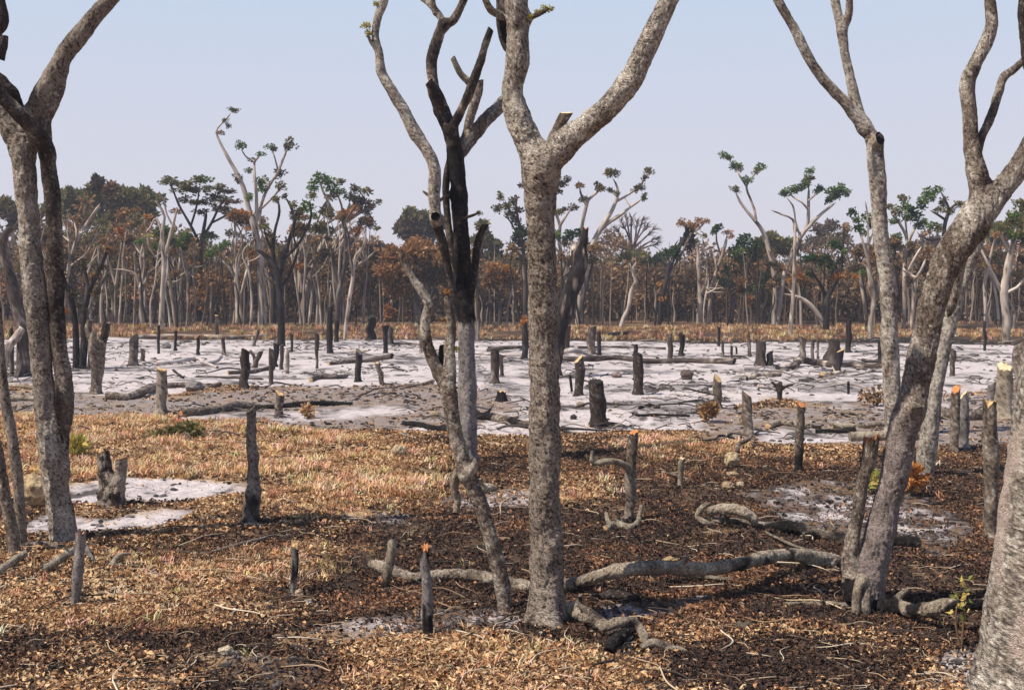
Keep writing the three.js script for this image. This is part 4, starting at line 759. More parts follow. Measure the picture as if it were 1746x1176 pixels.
farTree('dark scorched tree with open crown standing in the ash edge, left of centre', 480, 590, 'char', [
  [[480, 590, 17], [479, 550, 14], [477, 500, 14], [472, 465, 14], [462, 445, 12], [448, 432, 9], [436, 425, 6]], [[476, 470, 11], [484, 440, 9], [492, 410, 8], [502, 375, 7], [494, 350, 5], [486, 335, 4]], [[474, 475, 10], [465, 430, 8], [468, 395, 7], [476, 360, 6], [472, 335, 4]], [[484, 440, 8], [505, 420, 7], [520, 395, 6], [530, 370, 5], [528, 340, 4]], [[478, 490, 9], [492, 470, 7], [502, 445, 6], [510, 420, 5]], [[465, 430, 5], [452, 400, 4], [450, 380, 3]], [[505, 420, 5], [500, 400, 4], [512, 378, 3]]],
  [[530, 335, 8, 'olive'], [520, 352, 12, 'green'], [508, 366, 11, 'scorch'], [538, 368, 7, 'green'], [486, 335, 6, 'scorch'], [470, 340, 8, 'olive'], [510, 400, 8, 'scorch'], [540, 392, 9, 'scorch'], [450, 385, 9, 'olive'], [462, 400, 8, 'scorch'], [500, 350, 7, 'olive']]);
farTree('wide tree with long right leaning limbs and green tufts, left of the brown dome bush', 516, 545, 'brown', [
  [[516, 545, 15], [518, 520, 14], [524, 490, 12], [534, 455, 10], [545, 425, 9], [560, 402, 9], [585, 382, 8], [612, 363, 7], [630, 354, 6], [643, 346, 4]], [[512, 500, 12], [511, 460, 11], [512, 430, 11], [520, 412, 8], [545, 390, 7], [570, 372, 7], [590, 362, 5], [597, 340, 4]], [[570, 372, 6], [560, 345, 6], [550, 325, 5], [545, 308, 3]], [[585, 382, 6], [582, 350, 5], [575, 332, 4], [565, 315, 3]], [[545, 425, 6], [556, 400, 5], [552, 370, 4], [560, 340, 4]], [[612, 363, 5], [605, 345, 4], [602, 330, 3]], [[520, 412, 7], [535, 390, 6], [552, 350, 5], [568, 330, 4]]],
  [[545, 304, 12, 'green'], [536, 318, 10, 'green'], [556, 306, 10, 'green'], [563, 318, 10, 'green'], [572, 326, 9, 'olive'], [582, 308, 8, 'olive'], [560, 336, 9, 'olive'], [585, 326, 6, 'green'], [604, 322, 9, 'scorch'], [620, 326, 10, 'olive'], [606, 342, 11, 'scorch'], [620, 346, 12, 'scorch'], [632, 352, 10, 'brown'], [644, 345, 6, 'olive'], [612, 354, 10, 'scorch'], [625, 362, 7, 'scorch'], [595, 335, 7, 'green'], [602, 355, 7, 'olive']]);
farTree('slim tree with a curving white stem, just left of the brown dome bush', 588, 580, 'bleached', [
  [[587, 580, 7], [591, 545, 8], [597, 500, 8], [601, 475, 8], [602, 455, 8], [608, 435, 8], [620, 420, 7], [622, 402, 6], [616, 392, 4]], [[602, 460, 7], [615, 448, 5], [627, 440, 4], [640, 427, 3]], [[601, 470, 6], [596, 430, 6], [594, 400, 5], [588, 380, 4], [600, 360, 4], [612, 345, 3]], [[608, 435, 5], [606, 410, 4], [598, 395, 3]]],
  [[640, 425, 5, 'straw'], [643, 388, 6, 'olive'], [588, 372, 8, 'scorch']], { barks: ['bleached', 'brown', 'dark', 'brown'] });
farTree('dark slender tree standing behind the white stemmed slim tree', 573, 560, 'dark', [
  [[573, 578, 11], [575, 540, 11], [577, 500, 10], [585, 465, 9], [589, 430, 8], [588, 400, 7], [582, 375, 5]], [[577, 500, 9], [570, 460, 8], [566, 430, 7], [560, 412, 5]], [[589, 430, 6], [604, 405, 5], [618, 380, 4], [624, 365, 3]]],
  [[580, 372, 8, 'brown'], [560, 408, 7, 'scorch'], [545, 385, 9, 'olive']]);
farTree('pale tree with leaf tufts on long bare limbs, just right of the pale forked tree', 985, 548, 'pale', [
  [[985, 548, 11], [990, 505, 11], [999, 465, 11], [1006, 435, 11], [1013, 411, 11], [1029, 383, 10], [1042, 362, 8], [1050, 344, 7], [1054, 328, 6], [1050, 312, 4], [1044, 302, 3]], [[1020, 396, 9], [1040, 378, 8], [1060, 365, 7], [1076, 352, 5], [1088, 344, 4], [1096, 338, 3]], [[1050, 344, 6], [1066, 335, 5], [1082, 324, 5], [1095, 311, 4], [1108, 295, 3]], [[1076, 352, 4], [1070, 345, 3], [1064, 335, 2]]],
  [[1040, 296, 9, 'olive'], [1049, 295, 8, 'scorch'], [1108, 293, 8, 'olive'], [1100, 303, 6, 'scorch'], [1094, 319, 8, 'scorch'], [1084, 325, 6, 'olive'], [1099, 337, 7, 'olive'], [1042, 326, 7, 'scorch'], [1051, 330, 6, 'olive']]);
farTree('twin stemmed pale tree with scorched tufts, partly behind the pale forked tree', 968, 540, 'brown', [
  [[968, 545, 9], [968, 500, 9], [967, 475, 9], [958, 435, 8], [953, 405, 8], [955, 385, 7], [948, 365, 7], [940, 345, 6], [945, 330, 4]], [[990, 500, 9], [988, 440, 9], [990, 400, 9], [995, 372, 9], [1000, 350, 8], [1004, 340, 7], [1014, 331, 6], [1026, 320, 4]], [[955, 385, 6], [964, 370, 6], [972, 358, 5], [980, 345, 4]], [[1000, 350, 6], [992, 335, 5], [988, 318, 4]], [[958, 435, 5], [945, 420, 5], [938, 400, 4]]],
  [[958, 312, 10, 'scorch'], [952, 325, 8, 'scorch'], [968, 305, 6, 'scorch'], [988, 316, 8, 'brown'], [994, 338, 8, 'olive'], [1020, 318, 9, 'scorch'], [1028, 322, 7, 'olive'], [954, 362, 8, 'olive'], [975, 354, 8, 'scorch'], [962, 358, 6, 'scorch'], [975, 400, 11, 'deep'], [985, 395, 10, 'deep'], [966, 408, 8, 'deep'], [948, 400, 10, 'green']]);
farTree('tree with round scorched tufts on the left side of the pale forked tree', 893, 552, 'dark', [
  [[893, 552, 11], [896, 500, 10], [894, 450, 9], [890, 410, 8], [885, 380, 6], [870, 360, 5], [860, 340, 3]], [[890, 410, 7], [880, 395, 5], [866, 372, 4], [858, 368, 3]], [[885, 380, 5], [880, 350, 4], [882, 335, 3]], [[894, 450, 6], [905, 420, 5], [905, 350, 4], [895, 310, 3]], [[893, 440, 6], [876, 425, 4], [862, 410, 3]]],
  [[853, 336, 8, 'olive'], [850, 356, 9, 'scorch'], [862, 354, 9, 'olive'], [877, 342, 9, 'scorch'], [866, 366, 8, 'olive'], [882, 360, 9, 'scorch'], [878, 375, 9, 'scorch'], [895, 316, 8, 'scorch'], [886, 395, 13, 'deep'], [890, 415, 13, 'soot'], [894, 398, 9, 'deep'], [878, 408, 8, 'soot']]);
farTree('wavy bone white bare trunk right of the charred snag', 1059, 558, 'bleached', [
  [[1058, 560, 10], [1064, 542, 9], [1072, 525, 8], [1077, 495, 8], [1085, 480, 8], [1080, 466, 7], [1081, 455, 6], [1085, 446, 4]], [[1080, 466, 4], [1076, 456, 3], [1074, 448, 2]]]);
farTree('leaning charred tree topped with a straw coloured nest of dead leaves', 1125, 555, 'dark', [
  [[1125, 557, 10], [1127, 525, 9], [1132, 495, 9], [1137, 475, 9], [1145, 450, 9], [1152, 430, 9], [1164, 412, 10], [1172, 395, 9], [1168, 382, 7], [1160, 376, 4]], [[1140, 475, 6], [1152, 450, 6], [1164, 430, 6], [1175, 405, 6], [1182, 388, 5], [1188, 374, 4]], [[1175, 402, 6], [1190, 390, 5], [1204, 378, 4]], [[1146, 448, 6], [1150, 420, 4], [1158, 408, 3]]],
  [[1174, 408, 12, 'soot', 1.3], [1176, 420, 9, 'soot', 1.2], [1168, 415, 9, 'scorch'], [1163, 380, 8, 'straw'], [1176, 384, 9, 'straw'], [1190, 376, 8, 'straw'], [1204, 377, 6, 'straw'], [1184, 388, 8, 'straw'], [1125, 485, 9, 'orange'], [1128, 510, 7, 'orange'], [1150, 425, 11, 'deep'], [1158, 438, 10, 'deep'], [1143, 432, 10, 'deep']], { barks: ['char', 'bleached', 'bleached', 'dark'] });
farTree('pale straight tree with a small forked top, right of the nest topped tree', 1191, 553, 'pale', [
  [[1191, 553, 11], [1194, 515, 10], [1193, 480, 8], [1191, 450, 8], [1190, 425, 6], [1186, 410, 4]], [[1194, 505, 7], [1202, 488, 6], [1206, 465, 5], [1205, 445, 4]], [[1191, 450, 5], [1200, 420, 4], [1198, 405, 3]]], [[1199, 402, 6, 'olive'], [1186, 410, 5, 'olive']]);
farTree('slim bent tree carrying one dark green tuft and one tan tuft', 1208, 550, 'brown', [
  [[1208, 550, 8], [1211, 515, 8], [1214, 490, 8], [1222, 463, 7], [1230, 440, 7], [1237, 417, 6], [1240, 400, 4]], [[1222, 463, 5], [1228, 435, 4], [1222, 410, 4], [1222, 395, 3]], [[1214, 490, 5], [1222, 470, 5], [1219, 440, 4]]],
  [[1222, 390, 9, 'deep'], [1219, 396, 6, 'deep'], [1241, 396, 7, 'straw'], [1246, 404, 5, 'orange'], [1235, 448, 6, 'olive']]);
farTree('bushy dark green tree between the tan tufted and the tall thin forked tree', 1250, 552, 'dark', [
  [[1248, 552, 9], [1250, 515, 9], [1254, 490, 9], [1266, 470, 8], [1280, 445, 6], [1285, 425, 4]], [[1252, 500, 6], [1242, 475, 5], [1240, 455, 4]], [[1266, 470, 6], [1262, 440, 5], [1268, 415, 4]], [[1254, 495, 6], [1280, 485, 5], [1294, 480, 4]]],
  [[1266, 418, 13, 'deep'], [1254, 428, 12, 'green'], [1272, 408, 11, 'deep'], [1288, 415, 12, 'deep'], [1298, 428, 12, 'olive'], [1278, 430, 13, 'deep'], [1262, 442, 11, 'deep'], [1285, 438, 11, 'deep'], [1246, 462, 11, 'deep'], [1236, 480, 11, 'deep'], [1248, 484, 9, 'deep'], [1272, 490, 11, 'green'], [1288, 492, 12, 'green'], [1300, 484, 10, 'deep'], [1302, 470, 9, 'deep'], [1270, 520, 9, 'orange'], [1280, 508, 8, 'orange']]);
farTree('tall thin forked tree with small tufts against the sky, right side', 1322, 553, 'pale', [
  [[1320, 555, 10], [1321, 520, 9], [1322, 485, 8], [1318, 455, 9], [1312, 428, 9], [1306, 405, 9], [1297, 387, 8], [1286, 374, 7], [1274, 359, 6], [1262, 343, 5], [1254, 326, 3]], [[1290, 378, 6], [1286, 355, 5], [1279, 337, 5], [1273, 318, 4], [1283, 302, 4], [1296, 286, 3]], [[1274, 319, 4], [1262, 300, 4], [1252, 284, 3], [1240, 268, 2]], [[1312, 428, 5], [1318, 428, 4]]],
  [[1236, 265, 8, 'green'], [1243, 268, 6, 'olive'], [1256, 283, 9, 'green'], [1262, 288, 6, 'olive'], [1296, 284, 8, 'green'], [1290, 292, 6, 'olive'], [1274, 306, 8, 'green'], [1251, 321, 7, 'olive'], [1256, 327, 5, 'scorch'], [1318, 428, 5, 'olive']], { barks: ['pale', 'brown', 'brown', 'brown'] });
farTree('pale tree with three spreading arms of dark green leaves, right of the tall forked one', 1323, 552, 'pale', [
  [[1326, 553, 9], [1331, 515, 9], [1335, 480, 9], [1344, 450, 9], [1354, 428, 11], [1366, 402, 11], [1380, 386, 8], [1395, 370, 7], [1410, 357, 6], [1426, 345, 4]], [[1364, 405, 8], [1377, 384, 8], [1379, 360, 7], [1379, 338, 6], [1380, 315, 4]], [[1379, 358, 5], [1368, 345, 5], [1352, 335, 4], [1345, 326, 3]], [[1379, 342, 4], [1390, 332, 4], [1398, 325, 3]], [[1366, 402, 5], [1360, 390, 5], [1357, 374, 4]]],
  [[1381, 292, 8, 'green'], [1379, 303, 10, 'olive'], [1374, 312, 9, 'green'], [1366, 318, 9, 'deep'], [1355, 322, 9, 'green'], [1342, 326, 9, 'green'], [1334, 330, 6, 'deep'], [1398, 322, 8, 'deep'], [1393, 326, 6, 'deep'], [1418, 326, 10, 'green'], [1432, 320, 9, 'green'], [1430, 330, 11, 'deep'], [1444, 328, 8, 'green'], [1413, 340, 8, 'deep'], [1421, 336, 8, 'green']]);
farTree('slim pale tree with one bare arm pointing left, in front of the three armed tree', 1349, 574, 'pale', [
  [[1348, 576, 10], [1350, 540, 8], [1354, 490, 8], [1355, 450, 7], [1356, 415, 7], [1356, 395, 5], [1358, 375, 4]], [[1356, 400, 6], [1352, 374, 5], [1335, 366, 4], [1315, 358, 3]], [[1358, 395, 4], [1352, 350, 4], [1340, 335, 3]]]);
farTree('bent pale fallen trunk propped between the pale trees and the dark shrub at right', 1405, 556, 'bleached', [[[1406, 558, 10], [1398, 540, 10], [1387, 525, 10], [1372, 512, 9], [1358, 506, 8], [1337, 501, 7]], [[1358, 506, 5], [1345, 493, 4], [1337, 487, 3]]], [], { name: 'fallen_tree', cat: 'dead tree' });
farTree('dark trunked shrubby tree with scattered deep green tufts and orange leaves, right', 1409, 568, 'char', [
  [[1409, 570, 14], [1410, 535, 12], [1411, 512, 11], [1420, 490, 9], [1432, 470, 8], [1436, 440, 6], [1438, 410, 5], [1440, 390, 3]], [[1410, 515, 8], [1402, 490, 7], [1390, 470, 5], [1380, 455, 3]], [[1432, 465, 5], [1420, 445, 4], [1410, 440, 3]], [[1436, 425, 4], [1428, 420, 3]], [[1438, 410, 4], [1446, 395, 3], [1432, 385, 3]]],
  [[1424, 415, 9, 'deep'], [1430, 420, 7, 'deep'], [1375, 442, 9, 'deep'], [1388, 440, 10, 'deep'], [1400, 446, 9, 'deep'], [1410, 440, 9, 'deep'], [1418, 452, 9, 'deep'], [1440, 428, 8, 'green'], [1382, 470, 9, 'deep'], [1440, 384, 7, 'straw'], [1446, 392, 6, 'brown'], [1430, 470, 10, 'orange'], [1422, 478, 8, 'orange'], [1360, 470, 10, 'orange'], [1350, 478, 9, 'orange'], [1372, 480, 8, 'brown']]);
farTree('leafy tree left of the tall slim right tree with a burnt forked trunk', 1486, 577, 'brown', [
  [[1484, 578, 11], [1486, 540, 10], [1490, 510, 9], [1484, 470, 9], [1479, 440, 8], [1481, 415, 7], [1490, 395, 6]], [[1478, 545, 8], [1473, 510, 7], [1468, 480, 6], [1466, 460, 4]], [[1479, 440, 6], [1470, 405, 5], [1465, 385, 4], [1464, 360, 3]], [[1486, 535, 7], [1500, 480, 6], [1504, 450, 5]], [[1481, 415, 5], [1480, 370, 4], [1476, 342, 3]]],
  [[1456, 362, 9, 'deep'], [1460, 374, 7, 'green'], [1464, 390, 9, 'deep'], [1480, 370, 10, 'green'], [1486, 384, 8, 'deep'], [1470, 465, 8, 'green'], [1460, 472, 7, 'orange'], [1475, 398, 6, 'olive']]);
farTree('leafy tree with a V of thin stems just right of the tall slim tree', 1541, 560, 'brown', [
  [[1541, 562, 10], [1543, 520, 9], [1543, 470, 8], [1545, 435, 8], [1548, 412, 7], [1540, 390, 6], [1530, 375, 5], [1520, 365, 3]], [[1546, 425, 6], [1555, 400, 6], [1565, 380, 5], [1570, 365, 3]], [[1548, 412, 5], [1545, 380, 4], [1543, 350, 3]], [[1543, 440, 4], [1536, 415, 4], [1528, 405, 3]], [[1546, 430, 4], [1558, 418, 3]]],
  [[1540, 340, 9, 'olive'], [1543, 352, 9, 'green'], [1553, 358, 10, 'deep'], [1560, 370, 11, 'deep'], [1548, 370, 9, 'green'], [1576, 378, 8, 'green'], [1568, 386, 8, 'deep'], [1530, 362, 9, 'olive'], [1522, 352, 7, 'olive'], [1526, 378, 8, 'green'], [1534, 405, 9, 'green'], [1524, 404, 6, 'olive'], [1555, 418, 7, 'olive'], [1510, 350, 7, 'olive']]);
farTree('candelabra shaped small tree with two pale upturned arms, left of the leaning tree', 1556, 566, 'brown', [
  [[1555, 568, 8], [1557, 530, 8], [1560, 500, 8], [1563, 474, 7], [1570, 462, 6], [1577, 448, 5], [1579, 440, 4]], [[1563, 474, 6], [1552, 467, 6], [1542, 461, 5], [1544, 457, 4]], [[1548, 464, 5], [1560, 440, 5], [1572, 420, 4]]],
  [[1544, 456, 3, 'scorch']], { barks: ['brown', 'bleached', 'bleached'] });
farTree('dark limbed tree with bright green drooping tufts behind the leaning tree fork', 1612, 556, 'dark', [
  [[1605, 558, 11], [1606, 500, 10], [1608, 450, 10], [1610, 405, 9], [1613, 378, 8], [1622, 356, 6], [1634, 345, 4]], [[1613, 375, 6], [1600, 366, 5], [1586, 358, 4]], [[1620, 358, 5], [1612, 340, 5], [1604, 325, 3]], [[1610, 405, 6], [1590, 410, 5], [1570, 402, 4], [1564, 395, 3]], [[1610, 410, 6], [1630, 385, 5], [1650, 370, 4]]],
  [[1586, 328, 10, 'green'], [1575, 342, 10, 'green'], [1572, 350, 8, 'deep'], [1598, 323, 8, 'green'], [1590, 336, 8, 'green'], [1610, 346, 9, 'olive'], [1618, 358, 9, 'olive'], [1605, 358, 8, 'olive'], [1638, 346, 8, 'olive'], [1600, 390, 9, 'olive'], [1588, 384, 8, 'green'], [1650, 372, 9, 'olive'], [1640, 380, 8, 'straw'], [1578, 398, 9, 'brown']]);
farTree('pale stout tree with leafy crown at the right edge of the treeline', 1718, 582, 'bleached', [
  [[1717, 583, 17], [1716, 540, 15], [1712, 500, 14], [1718, 460, 13], [1724, 430, 11], [1730, 405, 8], [1738, 380, 6]], [[1712, 505, 9], [1700, 480, 8], [1688, 455, 6], [1676, 430, 5], [1668, 415, 3]], [[1724, 430, 8], [1712, 410, 7], [1704, 385, 5]], [[1718, 480, 9], [1732, 450, 7], [1744, 410, 5]], [[1715, 500, 8], [1735, 490, 6], [1750, 470, 5]]],
  [[1738, 378, 11, 'olive'], [1728, 368, 10, 'green'], [1745, 355, 12, 'olive'], [1735, 345, 9, 'olive'], [1718, 385, 10, 'olive'], [1706, 388, 9, 'olive'], [1745, 395, 10, 'olive'], [1728, 400, 10, 'green'], [1750, 410, 10, 'scorch'], [1698, 400, 8, 'straw'], [1670, 414, 8, 'olive'], [1736, 470, 9, 'scorch'], [1748, 445, 10, 'scorch']]);
farTree('slender pale tree with bare limbs left of the stout right edge tree', 1682, 556, 'pale', [
  [[1682, 558, 8], [1681, 520, 7], [1680, 480, 7], [1686, 450, 6], [1694, 420, 5], [1700, 400, 4]], [[1703, 545, 7], [1700, 510, 6], [1692, 475, 6], [1682, 455, 5]], [[1686, 450, 4], [1674, 432, 4], [1662, 420, 3]]], [[1662, 416, 6, 'orange'], [1682, 452, 5, 'yellow'], [1700, 398, 6, 'olive']]);
farTree('purple grey tree with crooked arms at the far left treeline', 240, 556, 'ashy', [
  [[242, 557, 10], [240, 525, 9], [240, 500, 8], [235, 480, 7], [230, 468, 6], [215, 461, 4], [190, 459, 3]], [[240, 500, 7], [248, 478, 6], [254, 464, 5], [270, 455, 3]], [[238, 490, 5], [246, 455, 5], [244, 430, 4], [250, 405, 3]], [[244, 440, 4], [230, 420, 4], [222, 405, 3]]], [[252, 402, 6, 'yellow'], [238, 412, 8, 'green'], [264, 418, 8, 'green']]);
farTree('tall pale tree with forked white limbs in the left treeline', 274, 566, 'bleached', [
  [[274, 568, 11], [275, 530, 11], [277, 490, 10], [279, 450, 9], [276, 415, 8], [276, 390, 8], [280, 370, 6], [272, 352, 5], [264, 342, 4]], [[279, 440, 8], [288, 410, 8], [294, 385, 7], [299, 365, 5], [303, 352, 4]], [[294, 385, 5], [284, 365, 4], [278, 340, 4], [270, 325, 3]], [[276, 400, 5], [266, 372, 5], [255, 388, 4], [246, 398, 3]], [[280, 460, 4], [272, 458, 3]]]);
farTree('slim grey leaning pole tree right of the tall pale left tree', 299, 554, 'ashy', [
  [[299, 554, 8], [295, 520, 8], [288, 480, 8], [285, 455, 7], [287, 425, 5], [290, 400, 4]], [[295, 520, 4], [303, 470, 5], [307, 430, 4], [306, 410, 3]]]);
farTree('upright double stemmed grey tree in the left treeline', 197, 552, 'ashy', [
  [[197, 553, 6], [196, 520, 6], [197, 490, 7], [200, 465, 6], [204, 440, 5], [208, 410, 4], [214, 385, 3]], [[197, 490, 5], [190, 465, 5], [186, 445, 4]], [[190, 550, 5], [191, 510, 5], [184, 480, 5]]], [[214, 380, 6, 'olive']]);
farTree('thin tree with a white broken limb rising to the right, far left', 112, 520, 'bleached', [
  [[104, 560, 9], [105, 530, 8], [109, 500, 7], [117, 455, 7], [124, 425, 7], [136, 398, 7], [152, 375, 6], [170, 347, 6]], [[136, 398, 5], [150, 390, 4], [157, 380, 3]], [[117, 455, 4], [146, 432, 4], [164, 400, 4], [172, 380, 3]], [[124, 425, 4], [130, 400, 4], [125, 375, 3]]], [[128, 372, 8, 'brown'], [172, 378, 8, 'olive']]);
farTree('big dark trunked tree with flat layered crown in the left treeline', 342, 548, 'char', [
  [[341, 550, 14], [340, 500, 12], [340, 450, 11], [342, 415, 9], [348, 385, 7], [352, 360, 5]], [[342, 420, 7], [325, 385, 6], [305, 350, 5], [295, 325, 4], [290, 312, 3]], [[342, 410, 7], [360, 380, 6], [375, 350, 5], [385, 340, 3]], [[325, 385, 5], [335, 350, 4], [340, 318, 3]], [[360, 380, 5], [390, 365, 4], [405, 358, 3]]],
  [[288, 309, 12, 'olive', .6], [280, 311, 9, 'olive', .6], [302, 312, 10, 'olive', .6], [348, 305, 11, 'green', .65], [334, 308, 12, 'olive', .65], [320, 318, 13, 'olive', .65], [308, 325, 12, 'olive', .65], [330, 325, 12, 'scorch', .65], [350, 325, 12, 'olive', .65], [376, 322, 12, 'olive', .65], [390, 326, 12, 'scorch', .45], [366, 335, 14, 'scorch', .5], [382, 342, 14, 'olive', .5], [352, 345, 13, 'scorch', .5], [396, 345, 12, 'brown', .5], [315, 340, 12, 'scorch', .5], [330, 345, 12, 'olive', .5], [370, 355, 13, 'scorch', .5], [390, 362, 12, 'brown', .5], [345, 362, 12, 'scorch', .5], [405, 372, 11, 'olive', .5], [300, 360, 10, 'brown', .5]]);
farTree('small tree with bright green tufts right of the dark trunked flat crowned tree', 404, 548, 'brown', [
  [[404, 550, 9], [404, 510, 8], [402, 480, 8], [406, 450, 7], [412, 420, 5], [410, 395, 4]], [[402, 480, 6], [390, 455, 5], [372, 440, 4], [362, 430, 3]], [[406, 450, 5], [396, 420, 5], [400, 395, 4], [398, 370, 3]], [[410, 545, 7], [412, 500, 7], [420, 465, 6], [428, 440, 4]]],
  [[362, 430, 9, 'green'], [374, 422, 9, 'green'], [384, 415, 8, 'green'], [356, 436, 7, 'green'], [400, 370, 10, 'brown'], [396, 362, 9, 'olive'], [408, 380, 8, 'scorch'], [412, 418, 9, 'brown'], [425, 432, 9, 'orange'], [430, 445, 8, 'orange']]);
farTree('dark burnt stem pair standing at the treeline behind the burnt tree', 735, 553, 'char', [[[733, 555, 13], [733, 520, 11], [730, 490, 10], [722, 460, 8], [716, 440, 5]], [[733, 510, 7], [742, 480, 6], [750, 450, 4]]], [[716, 438, 12, 'scorch'], [750, 448, 12, 'scorch']]);
farTree('short white curved snag below the brown dome bush', 667, 543, 'bleached', [[[666, 544, 5], [668, 525, 5], [667, 510, 6], [664, 500, 3]]], [], { name: 'dead_snag', cat: 'dead tree' });
farTree('thin white stem with broken tip left of the pale forked tree', 866, 556, 'bleached', [[[864, 556, 4], [866, 525, 5], [872, 500, 5], [876, 480, 5], [873, 462, 4]], [[876, 478, 4], [884, 466, 3], [888, 455, 3]], [[873, 465, 3], [864, 455, 2]]], [], { name: 'dead_snag', cat: 'dead tree' });

// crowns of the trees standing farther back
function backTree(label, x, yBase, back, trunkW, top, bark, blobs, e = {}) {   // blobs [[x, y, rx, ry, kind, n]]
  const g = G(x, yBase), d = -g.z + back, gx = at(x, yBase, d).x, o = V(gx, hgt(gx, -d), -d), t = thing(e.name ?? 'leafy_tree', label, e.cat ?? 'tree', o);
  const b = (p, q, kf) => barkAt(BK[bark], p.clone().add(o), 0.3);
  const mk = (n, pts) => { const S = curve(pts.map(([a, c, w, z = 0]) => ({ p: at(a, c, d + z).sub(o), r: pw(w, d) })), 0.5); part(n, tube(S, { seg: 7, bark: b, rough: 0.1, end: 'round', kf: 0.35 }).g, M.farBark, t); };
  const yg = HOR + EYE / d * FPX; mk('trunk', [[x, yg + 4, trunkW * 1.2], [x + rr(-3, 3), (yg + top) / 2, trunkW], [x + rr(-4, 4), top, trunkW * 0.6]]);
  blobs.forEach(([cx, cy, rx, ry, k, n]) => {
    if (e.limbs !== false) mk('branch', [[x, (yg + top * 2) / 3, trunkW * 0.5], [(x + cx) / 2 + rr(-5, 5), (top + cy) / 2 + 8, trunkW * 0.35], [cx, cy, trunkW * 0.2, rr(-1, 1)]]);
    const C0 = at(cx, cy, d).sub(o), X = pw(rx * 2, d), Y = pw(ry * 2, d), subs = []; for (let i = 0; i < Math.max(7, rx * ry / 45); i++) subs.push(ballPoint(X * 0.85, Y * 0.8, X * 0.7, 0.4)[0].add(C0));
    const sr = Math.min(X, Y) * 0.38;
    const m = part('crown', leafCloud(Math.round(n * 0.62), e.leaf ?? 0.34, LC[k], () => { const [q, u] = ballPoint(sr * 1.3, sr, sr * 1.3, 0.4); return [q.add(pick(subs)), u.add(V(0, 0.3, 0))]; }), M.leaf, t);
  });
  return t;
}
backTree('broad olive green crowned tree at the back of the left treeline', 205, 552, 18, 14, 400, 'dark', [[205, 345, 42, 24, 'olive', 2600], [165, 340, 28, 20, 'olive', 1500], [245, 345, 30, 20, 'olive', 1600], [180, 372, 40, 18, 'olive', 1500], [235, 370, 36, 18, 'olive', 1400]]);
backTree('small dark topped tree poking above the broad olive crown', 167, 552, 12, 8, 360, 'dark', [[166, 312, 9, 8, 'scorch', 300], [190, 324, 12, 9, 'brown', 360], [160, 330, 14, 10, 'olive', 400]]);
backTree('olive green crown behind the twin trunks on the left', 115, 552, 20, 12, 400, 'dark', [[115, 345, 30, 20, 'olive', 1500], [90, 365, 34, 20, 'olive', 1300], [140, 362, 24, 18, 'olive', 1000]]);
backTree('pale dry tree crown at the far left edge of the treeline', 20, 552, 14, 10, 400, 'bleached', [[15, 352, 24, 14, 'olive', 1000], [-20, 360, 30, 20, 'olive', 900], [30, 375, 22, 16, 'twig', 900]]);
backTree('rounded rusty brown dome shaped leafy bush tree left of the burnt tree', 712, 556, -1, 12, 450, 'dark', [[712, 422, 34, 20, 'rust', 2400], [682, 438, 32, 20, 'rust', 2200], [740, 436, 30, 20, 'rust', 2200], [662, 462, 22, 18, 'rust', 1500], [700, 462, 34, 20, 'brown', 2000], [745, 468, 24, 20, 'scorch', 1300], [680, 490, 24, 16, 'brown', 1200]], { leaf: 0.2 });
backTree('dark olive round crowned tree behind the rusty dome bush', 708, 552, 22, 12, 420, 'dark', [[712, 372, 24, 16, 'olive', 1700], [690, 388, 26, 16, 'twig', 1700], [735, 385, 24, 16, 'scorch', 1500], [720, 395, 40, 14, 'scorch', 1500]]);
backTree('flat layered olive tree just right of the burnt tree', 822, 550, 16, 8, 430, 'dark', [[815, 412, 22, 5, 'olive', 600], [838, 420, 16, 5, 'olive', 400], [828, 405, 14, 5, 'olive', 350], [840, 438, 18, 6, 'olive', 500], [822, 385, 14, 5, 'olive', 300]]);
backTree('round olive crown behind the tall thin forked tree', 1315, 552, 14, 10, 430, 'dark', [[1320, 415, 24, 14, 'olive', 1500], [1300, 425, 18, 13, 'olive', 900], [1345, 420, 18, 14, 'olive', 900]]);
backTree('leafless grey brown crown behind the three armed pale tree', 1405, 552, 24, 8, 430, 'ashy', [[1405, 395, 28, 18, 'twig', 1500], [1385, 415, 26, 16, 'twig', 1100], [1430, 410, 24, 16, 'twig', 900]], { leaf: 0.2 });
backTree('low olive grey crown beyond the dark shrubby tree at right', 1500, 552, 30, 8, 440, 'dark', [[1500, 428, 34, 14, 'olive', 1300], [1545, 440, 34, 14, 'olive', 1200], [1590, 425, 36, 18, 'twig', 1300]]);
backTree('pale green crown at the right edge behind the stout tree', 1720, 552, 16, 10, 430, 'dark', [[1700, 400, 26, 20, 'olive', 1200], [1740, 390, 28, 26, 'olive', 1500], [1665, 430, 30, 18, 'twig', 1000], [1780, 400, 30, 30, 'olive', 1200]]);
backTree('low olive crown behind the wavy white trunk', 1080, 552, 14, 8, 450, 'dark', [[1040, 455, 26, 12, 'olive', 1000], [1080, 445, 26, 12, 'olive', 900], [1115, 450, 22, 11, 'deep', 800], [1010, 465, 20, 12, 'olive', 700]]);
backTree('dull olive crown behind the burnt tree and the pale forked tree', 850, 552, 16, 8, 450, 'dark', [[860, 450, 26, 12, 'olive', 900], [825, 455, 24, 12, 'brown', 800], [895, 455, 26, 12, 'olive', 800]]);
backTree('orange leaved small tree left of the pale forked tree', 852, 556, 0, 6, 500, 'dark', [[850, 465, 18, 14, 'orange', 700], [838, 480, 16, 12, 'brown', 600], [866, 470, 14, 12, 'brown', 500]], { leaf: 0.22 });
